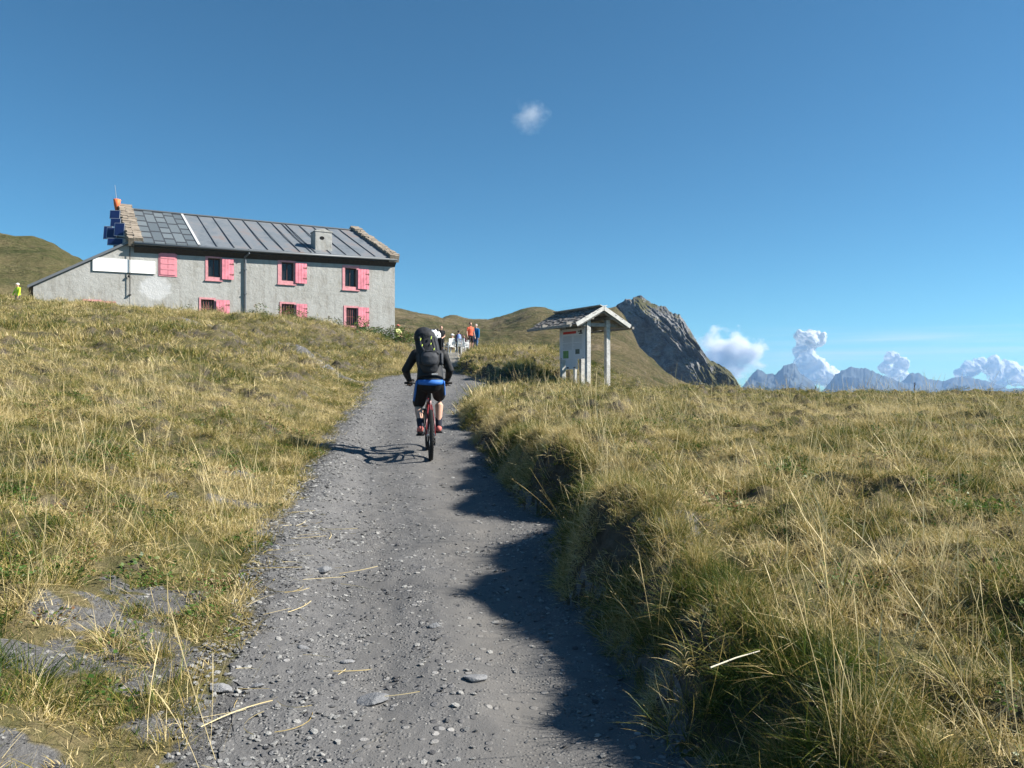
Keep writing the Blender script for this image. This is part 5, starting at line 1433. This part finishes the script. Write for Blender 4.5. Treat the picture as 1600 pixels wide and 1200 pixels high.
# light blue day pack of the person on the terrace
dp = empty("day_pack", w3.location, .2, "light blue day pack on the back of the person in dark trousers", "backpack")
mb = MB(); mb.limb([(0, -.19, .80), (0, -.20, .95), (0, -.18, 1.10)], [(.13, .09), (.14, .10), (.11, .07)], 14); mb.build("pack_body", simple("pale_blue_fabric", (.22, .34, .62), .8, noise=.3, nscale=10), dp, smooth=True)
mb = MB(); mb.limb([(0, -.28, .84), (0, -.285, .93)], [(.09, .035), (.09, .035)], 12); mb.build("pocket", simple("lilac_fabric", (.33, .33, .6), .8), dp, smooth=True)

# ------------------------------------------------------------------ mountain bike and rider
BX, BY = -1.11, 10.75
BZ = hz1(BX, BY) + .004
fyaw = math.atan2(.16, 1.08)
fx, fy = BX - math.sin(fyaw) * 1.12, BY + math.cos(fyaw) * 1.12
pitch = math.atan2(hz1(fx, fy) + .004 - BZ, 1.12)
def at_bike(o):
    o.rotation_euler = Matrix.Rotation(fyaw, 3, 'Z').to_4x4().to_euler(); o.matrix_world = Matrix.Translation((BX, BY, BZ)) @ Matrix.Rotation(fyaw, 4, 'Z') @ Matrix.Rotation(pitch, 4, 'X')
bike = empty("mountain_bike", (0, 0, 0)); at_bike(bike); tag(bike, "mountain bike with a red and black frame being ridden up the gravel path", "bicycle")
M_rub = simple("black_rubber", (.018, .018, .018), .85, bump=.5, bscale=120)
M_rim = simple("black_rim", (.03, .03, .032), .4, metal=.3); M_steel = simple("steel", (.5, .5, .5), .3, metal=.9)
M_red = simple("red_frame", (.17, .018, .022), .35, spec=.6); M_bk = simple("black_parts", (.02, .02, .022), .5)
R = .345
def wheel(y):
    c = (0, y, R)
    mb = MB(); mb.torus(c, R - .027, .027, n=64, m=12)
    for i in range(96):
        a = 2 * math.pi * i / 96
        for sx in ((-.012, .012) if i % 2 else (-.022, 0, .022)):
            rr_ = R - .003 - abs(sx) * .25
            M = Matrix.Rotation(a, 3, 'X'); p = M @ Vector((sx, 0, rr_)); mb.box((p.x, p.y + y, p.z + R), (.008, .012, .008), M)
    t = mb.build("wheel", M_rub, bike, smooth=False)
    mb = MB(); mb.torus(c, R - .058, .010, n=48, m=6, rw=.014); mb.build("rim", M_rim, t)
    mb = MB()
    for i in range(28):
        a = 2 * math.pi * i / 28; sx = .028 * (1 if i % 2 else -1)
        mb.chain([(sx, y + math.cos(a + .5) * .02, R + math.sin(a + .5) * .02), (0, y + math.cos(a) * (R - .06), R + math.sin(a) * (R - .06))], .0013, 4)
    mb.build("spokes", M_steel, t)
    mb = MB(); mb.chain([(-.06, y, R), (.06, y, R)], .018, 10); mb.chain([(-.045, y, R), (-.043, y, R)], .085, 20); mb.build("hub", M_steel, t)
wheel(0); wheel(1.12)
bb_ = Vector((0, .43, .335)); st_ = Vector((0, .27, .80)); hb = Vector((0, .885, .66)); ht = Vector((0, .845, .80))
mb = MB(); mb.chain([bb_, st_], .019, 10); mb.chain([bb_, hb], .027, 10); mb.chain([st_ - Vector((0, -.01, .05)), ht - Vector((0, 0, .03))], .021, 10); mb.chain([hb, ht], .027, 10)
for q in (-1, 1):
    mb.chain([bb_ + Vector((q * .025, 0, 0)), Vector((q * .055, .12, .34)), Vector((q * .062, 0, R))], .011, 8); mb.chain([st_ + Vector((q * .02, 0, -.06)), Vector((q * .055, .10, .52)), Vector((q * .062, 0, R))], .009, 8)
mb.build("frame", M_red, bike, smooth=True)
mb = MB()
for q in (-1, 1): mb.chain([Vector((q * .062, .925, .62)), Vector((q * .062, 1.12, R))], [.019, .015], 10)
mb.chain([Vector((-.075, .925, .62)), Vector((.075, .925, .62))], .02, 8); mb.chain([ht, Vector((0, .82, .90))], .017, 8); mb.build("fork", M_bk, bike, smooth=True)
mb = MB(); mb.chain([Vector((0, .82, .90)), Vector((0, .88, .96))], .018, 8); mb.build("stem", M_bk, bike)
hbz = 1.02
mb = MB(); mb.chain([(-.34, .805, hbz), (-.22, .835, hbz), (-.09, .88, hbz - .04), (.09, .88, hbz - .04), (.22, .835, hbz), (.34, .805, hbz)], .0125, 10); hbar = mb.build("handlebar", M_bk, bike, smooth=True)
for q in (-1, 1):
    mb = MB(); mb.chain([(q * .345, .80, hbz), (q * .225, .832, hbz)], .018, 10); mb.build("grip", M_rub, hbar, smooth=True)
    mb = MB(); mb.chain([(q * .22, .85, hbz), (q * .24, .90, hbz - .03), (q * .33, .90, hbz - .045)], .006, 6); mb.build("brake_lever", M_bk, hbar)
mb = MB(); mb.chain([st_ + Vector((0, .01, -.05)), Vector((0, .235, .965))], .0145, 8); mb.build("seat_post", M_bk, bike)
mb = MB(); mb.limb([(0, .105, .995), (0, .17, .990), (0, .26, .985), (0, .36, .985)], [(.062, .022), (.070, .024), (.030, .022), (.018, .016)], 12); mb.build("saddle", M_bk, bike, smooth=True)
mb = MB(); mb.torus((.055, .43, .335), .075, .006, n=24, m=6)
for q, dy in ((-1, -.17), (1, .17)): mb.chain([(q * .07, .43, .335), (q * .085, .43 + dy, .335 - .015)], [.014, .012], 8)
mb.build("crankset", M_bk, bike)
for q, dy in ((-1, -.17), (1, .17)):
    mb = MB(); mb.box((q * .14, .43 + dy, .32), (.10, .08, .02)); mb.build("pedal", M_bk, bike)
mb = MB(); mb.chain([(.055, .43, .41), (.05, .0, .40)], .005, 5); mb.chain([(.055, .43, .26), (.05, .05, .22), (.05, 0, .27)], .005, 5); mb.build("chain", M_steel, bike)
mb = MB()
for k in range(7): mb.chain([(.028 + .004 * k, 0, R), (.030 + .004 * k, 0, R)], .055 - .005 * k, 18)
mb.build("cassette", M_steel, bike)
mb = MB(); mb.beam((.055, .02, .30), (.055, .06, .20), .02, .03); mb.build("derailleur", M_bk, bike)

rider = empty("person", (0, 0, 0)); at_bike(rider)
tag(rider, "cyclist in a black jacket and blue trimmed shorts riding away up the gravel path", "person")
hipL, hipR = Vector((-.10, .235, 1.04)), Vector((.10, .235, 1.04))
ankL, ankR = Vector((-.135, .155, .455)), Vector((.135, .53, .415))
knL, knR = Vector((-.155, .53, .735)), Vector((.15, .66, .84))
shL, shR = Vector((-.195, .53, 1.445)), Vector((.195, .53, 1.445))
elL, elR = Vector((-.335, .55, 1.21)), Vector((.295, .56, 1.22))
wrL, wrR = Vector((-.285, .735, 1.075)), Vector((.275, .735, 1.075))
hdc = Vector((.075, .69, 1.655))
def rtorso(mb, k=1.0, extra=0):
    mb.limb([(0, .20, 1.02), (0, .235, 1.12), (0, .31, 1.24), (0, .40, 1.36), (0, .50, 1.455), (0, .56, 1.50)], [(.165 * k, .12 * k), (.155 * k, .12 * k), (.15 * k, .115 * k), (.175 * k, .115 * k), (.17 * k, .09 * k), (.09 * k, .06 * k)], 20)
mb = MB(); rtorso(mb, .95); mb.limb([(.01, .56, 1.48), (.045, .64, 1.58)], [.06, .055], 12); head(mb, hdc, (.05, 1, -.12), 1.0)
for (h_, k_, a_2, f_) in ((hipL, knL, ankL, Vector((-.14, .29, .365))), (hipR, knR, ankR, Vector((.14, .66, .375)))):
    mb.limb([h_, h_ * .5 + k_ * .5, k_, k_ * .7 + a_2 * .3 + Vector((0, -.025, 0)), k_ * .3 + a_2 * .7 + Vector((0, -.01, 0)), a_2], [.09, .08, .058, .060, .046, .036], 14)
    mb.limb([a_2, a_2 * .4 + f_ * .6, f_], [.036, .034, .026], 10)
for (s_, e_, w_, q) in ((shL, elL, wrL, -1), (shR, elR, wrR, 1)):
    mb.limb([s_, e_, w_], [.052, .042, .028], 12)
    hand(mb, w_, (q * -.1, .95, -.25), (-q, .2, 0), (0, -.15, -1), 1.0, .75)
mb.build("body", M_skin, rider, remesh=.010, smooth_it=1)
M_jac = simple("black_jacket", (.009, .010, .013), .7, noise=.25, nscale=9, bump=1.0, bscale=7, spec=.4)
mb = MB()
mb.chain([(0, .190, 1.09), (0, .225, 1.15), (0, .30, 1.25), (0, .40, 1.37), (0, .50, 1.46), (.01, .565, 1.515)], [(.188, .146), (.182, .145), (.175, .135), (.195, .13), (.19, .105), (.10, .08)], 24)
for (s_, e_, w_) in ((shL, elL, wrL), (shR, elR, wrR)):
    mb.limb([s_ + Vector((0, -.01, 0)), s_ * .5 + e_ * .5, e_, e_ * .5 + w_ * .5, e_ * .1 + w_ * .9], [.072, .064, .060, .052, .040], 16)
mb.build("jacket", M_jac, rider, remesh=.011, smooth_it=2)
mb = MB(); mb.beam((.015, .052, 1.173), (.095, .056, 1.172), .004, .018, up=(0, .3, 1)); 
for k in range(5): mb.box((.02 + k * .018, .045, 1.172), (.012, .03, .014))
mb.build("reflective_print", simple("grey_white_print", (.6, .6, .6), .4), rider)
M_sho = simple("black_lycra", (.008, .008, .009), .7, bump=.3, bscale=14)
mb = MB(); mb.limb([(0, .195, 1.07), (0, .20, 1.03)], [(.172, .124), (.176, .13)], 22)
for (h_, k_) in ((hipL, knL), (hipR, knR)): mb.limb([h_, h_ * .55 + k_ * .45 + Vector((0, -.01, 0)), h_ * .15 + k_ * .85 + Vector((0, -.02, -.02))], [.108, .102, .092], 18)
mb.build("shorts", M_sho, rider, remesh=.011, smooth_it=2)
M_bl = simple("blue_trim", (.03, .15, .50), .6, noise=.15, nscale=12)
mb = MB(); mb.chain([(0, .200, 1.09), (0, .198, 1.055), (0, .20, 1.035)], [(.178, .134), (.183, .140), (.180, .137)], 28); mb.build("waistband", M_bl, rider, smooth=True)
for q, h_, k_ in ((-1, hipL, knL), (1, hipR, knR)):
    for (mname, mat_, dd, wd) in (("side_stripe", M_bl, -.03, .026), ("side_stripe", simple("pale_stripe", (.60, .66, .78), .6), .002, .014)):
        mb = MB(); pts = []
        a0 = h_ + Vector((q * .085, -.040 + dd, .02)); a1 = h_ * .55 + k_ * .45 + Vector((q * .080, -.045 + dd, -.01)); a2 = h_ * .28 + k_ * .72 + Vector((q * .078, -.035 + dd, -.02))
        mb.limb([a0, a1, a2], [(.016, wd)] * 3, 10); mb.build(mname, mat_, rider, smooth=True)
M_pinkshoe = simple("coral_shoe", (.48, .14, .12), .6); M_sock = simple("dark_sock", (.02, .022, .035), .9)
for (a_2, k_, f_) in ((ankL, knL, Vector((-.14, .30, .365))), (ankR, knR, Vector((.14, .67, .375)))):
    mb = MB(); mb.limb([a_2 * .72 + k_ * .28, a_2], [.050, .044], 14); mb.build("sock", M_sock, rider, smooth=True)
    d_ = (f_ - a_2); heel = a_2 + Vector((0, -.035, -.035))
    mb = MB(); mb.limb([heel, a_2 * .6 + f_ * .4 + Vector((0, 0, -.012)), f_ + Vector((0, .03, -.01))], [(.042, .045), (.047, .043), (.042, .030)], 14); sh_ = mb.build("shoe", M_pinkshoe, rider, smooth=True)
    mb = MB(); mb.beam(heel + Vector((0, -.02, -.045)), f_ + Vector((0, .05, -.040)), .075, .018); mb.build("sole", M_bk, sh_)
for (w_, q) in ((wrL, -1), (wrR, 1)):
    mb = MB(); hand(mb, w_ + Vector((0, -.005, .004)), (q * -.1, .95, -.25), (-q, .2, 0), (0, -.15, -1), 1.14, .75); mb.limb([w_ + Vector((0, -.04, .01)), w_ + Vector((0, .02, 0))], [.042, .036], 12)
    mb.build("glove", simple("black_glove", (.015, .015, .016), .8), rider, remesh=.006, smooth_it=1)
M_hel = simple("white_helmet", (.80, .80, .80), .35, spec=.5)
mb = MB(); mb.ball(hdc + Vector((0, -.01, .055)), (.098, .135, .092), 22, 14); hel = mb.build("helmet", M_hel, rider, smooth=True)
mb = MB()
for q in (-.05, 0, .05): mb.limb([hdc + Vector((q, -.13, .06)), hdc + Vector((q, -.06, .145)), hdc + Vector((q, .05, .15))], [.009, .012, .01], 8)
mb.build("vent", M_bk, hel, smooth=True)

# backpack of the rider
bp = empty("backpack", (0, 0, 0)); at_bike(bp)
tag(bp, "large black backpack with lime loops on the cyclist's back, reaching over his head", "backpack")
M_pack = simple("charcoal_fabric", (.022, .024, .029), .75, noise=.45, nscale=9, bump=1.0, bscale=9); M_pack2 = simple("grey_fabric", (.042, .045, .053), .75, noise=.2, nscale=12, bump=.4, bscale=20)
M_lime = simple("lime_cord", (.50, .62, .10), .6)
def pk(x, t, o):   # x across, t up along the pack 0..1, o outwards (backwards)
    b0, b1 = Vector((0, .13, 1.25)), Vector((0, .32, 1.755)); ax = (b1 - b0); u = ax.normalized(); nrm = Vector((0, -u.z, u.y)); return b0 + ax * t + Vector((x, 0, 0)) + nrm * o
mb = MB(); mb.limb([pk(-.01, .0, .0), pk(-.01, .12, .01), pk(-.02, .35, .015), pk(-.04, .6, .0), pk(-.055, .78, -.01)], [(.12, .09), (.148, .125), (.160, .13), (.162, .118), (.158, .11)], 24); mb.build("pack_body", M_pack, bp, remesh=.012, smooth_it=2)
mb = MB(); mb.limb([pk(-.06, .80, .0), pk(-.085, .88, .01), pk(-.085, .94, -.005)], [(.150, .11), (.148, .12), (.135, .105)], 22); mb.build("top_lid", M_pack, bp, remesh=.012, smooth_it=2)
mb = MB(); mb.limb([pk(-.02, .08, .115), pk(-.02, .22, .13), pk(-.02, .34, .12)], [(.105, .045), (.12, .05), (.10, .04)], 20); mb.build("front_pocket", M_pack2, bp, remesh=.010, smooth_it=2)
for q in (-1, 1):
    mb = MB(); mb.limb([pk(q * .148, .12, .03), pk(q * .15, .35, .035)], [(.028, .05), (.025, .045)], 12); mb.build("side_pocket", M_pack2, bp, smooth=True)
    mb = MB(); mb.chain([pk(q * .10 - .05, .78, .118), pk(q * .105 - .03, .55, .135), pk(q * .09, .38, .150)], [(.012, .004)] * 3, 6); mb.build("strap", M_pack2, bp)
    mb = MB(); mb.chain([pk(q * .14, .90, -.09), Vector((q * .15, .50, 1.53)), Vector((q * .16, .60, 1.47)), Vector((q * .15, .62, 1.35))], [(.03, .012)] * 4, 8); mb.build("shoulder_strap", M_pack, bp)
mb = MB()
for (a, b, x0) in ((.66, .73, -.14), (.50, .56, -.12), (.38, .46, .04), (.70, .78, .005), (.55, .60, .0)):
    mb.chain([pk(x0, a, .140), pk(x0 + .008, b, .135)], .0065, 6)
mb.build("lime_loop", M_lime, bp)
mb = MB(); mb.limb([pk(-.09, .99, .02), pk(-.06, 1.0, .02)], [.022, .022], 10); mb.build("orange_tab", M_orange, bp, smooth=True)
mb = MB(); mb.chain([pk(-.13, .30, .09), pk(-.06, .36, .165), pk(.06, .37, .165), pk(.12, .33, .09)], [(.010, .004)] * 4, 6); mb.build("compression_strap", M_pack2, bp)

# ------------------------------------------------------------------ single plants on the skyline and a pale straw
M_stk = simple("dark_dry_stem", (.07, .045, .035), .9); M_pale = simple("bleached_straw", (.50, .46, .36), .7)
for i, (px, Y, h, lab) in enumerate(((1429, 27, .42, "dark dry dock stalk on the skyline, left one of a close pair"), (1450, 27.5, .42, "dark dry dock stalk on the skyline, right one of a close pair"))):
    x = (px - 800) / F * Y; z = hz1(x, Y); r = empty("dock_stalk", (x, Y, z), 0, lab, "plant")
    mb = MB(); mb.chain([(0, 0, -.03), (.01, 0, h * .5), (0.0, .01, h)], [.009, .007, .004], 6); mb.build("stem", M_stk, r)
    mb = MB(); rq = random.Random(i)
    for k in range(60):
        zz = h * rq.uniform(.35, 1.02); mb.ball((rq.gauss(0, .014), rq.gauss(0, .014), zz), rq.uniform(.005, .011), 5, 4)
    mb.build("seed_head", M_stk, r)
x, y, z = ray_ground(1110, 1060)
mb = MB(); a = px2w(1110, 1043, 2.55); b = px2w(1187, 1017, 2.75); mb.chain([a, a * .5 + b * .5 + Vector((0, 0, .004)), b], [.0026, .0024, .0015], 6)
tag(mb.build("straw_stem", M_pale, None), "bright bleached straw leaning in the dark grass near the lower right", "plant stem")
x, y, z = ray_ground(1530, 605)

# ------------------------------------------------------------------ clouds (outside the haze)
def cloud_mat(name, lo, hi, amax):
    m = bpy.data.materials.new(name); m.use_nodes = True; n, l = m.node_tree.nodes, m.node_tree.links
    n.remove(n["Principled BSDF"]); out = n["Material Output"]
    lw = n.new("ShaderNodeLayerWeight"); lw.inputs[0].default_value = .5
    tc = n.new("ShaderNodeTexCoord"); f = noise(n, l, tc.outputs["Object"], .011, 6, .65)
    inv = mth(n, l, 'SUBTRACT', 1.0, lw.outputs["Facing"])
    k = mth(n, l, 'ADD', inv, mth(n, l, 'MULTIPLY', mth(n, l, 'SUBTRACT', f, .5), .9))
    a = n.new("ShaderNodeMapRange"); a.interpolation_type = 'SMOOTHSTEP'; l.new(k, a.inputs[0]); a.inputs[1].default_value = lo; a.inputs[2].default_value = hi; a.inputs[4].default_value = amax
    d = n.new("ShaderNodeBsdfDiffuse"); d.inputs[0].default_value = (.92, .93, .95, 1); t2 = n.new("ShaderNodeBsdfTranslucent"); t2.inputs[0].default_value = (.9, .92, .95, 1)
    mx0 = n.new("ShaderNodeMixShader"); mx0.inputs[0].default_value = .30; l.new(d.outputs[0], mx0.inputs[1]); l.new(t2.outputs[0], mx0.inputs[2])
    tr = n.new("ShaderNodeBsdfTransparent"); mx = n.new("ShaderNodeMixShader"); l.new(a.outputs[0], mx.inputs[0]); l.new(tr.outputs[0], mx.inputs[1]); l.new(mx0.outputs[0], mx.inputs[2])
    l.new(mx.outputs[0], out.inputs[0]); return m
M_cl = cloud_mat("cloud_white", .05, .85, 1.0); M_cl2 = cloud_mat("cloud_thin", .08, .85, .9); M_cl3 = cloud_mat("cloud_wisp", .25, 1.5, .42)
YC = 6500.0
def cloud(puffs, label, seed, mat, Y=YC, vox=9, jit=.55, nn=7, ds=60):
    r = random.Random(seed); mb = MB(); k = Y / F
    for (px, py, rad) in puffs:
        c = px2w(px, py, Y); R0 = rad * k * 1.28
        mb.ball(c, (R0, R0 * .8, R0 * .85), 14, 10)
        for q in range(nn):
            a = r.uniform(0, 6.283); e = r.uniform(-.3, 1.2); d = Vector((math.cos(a) * math.cos(e), math.sin(a) * math.cos(e), math.sin(e)))
            rr2 = R0 * r.uniform(.22, .48); mb.ball(c + d * R0 * jit * 1.25, rr2, 10, 8)
    o = mb.build("cloud", mat, None, remesh=vox)
    tx = bpy.data.textures.new("cloudnoise", 'CLOUDS'); tx.noise_scale = 85; tx.noise_depth = 6
    dm = o.modifiers.new("disp", 'DISPLACE'); dm.texture = tx; dm.strength = ds; dm.mid_level = .5; dm.texture_coords = 'GLOBAL'
    return tag(o, label, "cloud", kind=None)
cloud([(1262, 533, 15), (1278, 530, 12), (1250, 525, 8), (1257, 550, 14), (1262, 566, 16), (1275, 580, 18), (1295, 590, 16), (1320, 596, 14), (1255, 588, 14), (1238, 598, 12)], "tall white cumulus towering above the gap between the far mountains", 1, M_cl)
cloud([(1395, 560, 10), (1408, 572, 12), (1385, 575, 9), (1400, 585, 12), (1420, 592, 10)], "small white cloud between two far ranges", 3, M_cl2)
cloud([(1500, 584, 9), (1515, 577, 12), (1532, 571, 12), (1552, 574, 14), (1575, 580, 15), (1592, 588, 15), (1560, 590, 14), (1612, 592, 15)], "lumpy white cloud at the right end of the horizon", 4, M_cl)
def wisp(px, py, scl, dens, label, sc=1.6, amp=2.2):
    m = bpy.data.materials.new("wisp_vapour"); m.use_nodes = True; n, l = m.node_tree.nodes, m.node_tree.links
    n.remove(n["Principled BSDF"]); pv = n.new("ShaderNodeVolumePrincipled"); pv.inputs["Color"].default_value = (.97, .97, 1, 1)
    tc = n.new("ShaderNodeTexCoord"); g = n.new("ShaderNodeVectorMath"); g.operation = 'LENGTH'; l.new(tc.outputs["Object"], g.inputs[0])
    f = noise(n, l, tc.outputs["Object"], sc, 6, .6)
    k = mth(n, l, 'SUBTRACT', mth(n, l, 'SUBTRACT', 1.0, g.outputs["Value"]), mth(n, l, 'MULTIPLY', mth(n, l, 'SUBTRACT', .55, f), amp))
    d = n.new("ShaderNodeMapRange"); d.interpolation_type = 'SMOOTHSTEP'; l.new(k, d.inputs[0]); d.inputs[1].default_value = .05; d.inputs[2].default_value = 1.1 if dens < .01 else .7; d.inputs[4].default_value = dens
    l.new(d.outputs[0], pv.inputs["Density"]); l.new(pv.outputs[0], n["Material Output"].inputs["Volume"])
    mb = MB(); mb.ball((0, 0, 0), 1.0, 24, 16); o = mb.build("cloud", m, None); o.location = px2w(px, py, 5200); o.scale = scl
    tag(o, label, "cloud")
wisp(828, 181, (150, 120, 130), .005, "tiny faint cloud wisp alone high in the blue sky")
wisp(1135, 556, (300, 160, 215), .040, "soft white cloud right beside the rock peak", 2.3, 3.0)

# ------------------------------------------------------------------ air
m = bpy.data.materials.new("air"); m.use_nodes = True; n, l = m.node_tree.nodes, m.node_tree.links
n.remove(n["Principled BSDF"]); pv = n.new("ShaderNodeVolumePrincipled"); pv.inputs["Color"].default_value = (.38, .62, 1.0, 1); pv.inputs["Density"].default_value = 1.3e-4; pv.inputs["Anisotropy"].default_value = .2
l.new(pv.outputs[0], n["Material Output"].inputs["Volume"])
mb = MB(); mb.bb((-5400, -1700, -190), (5400, 4500, 170)); hz_o = mb.build("haze", m, None); tag(hz_o, "thin blue mountain air", kind="stuff")
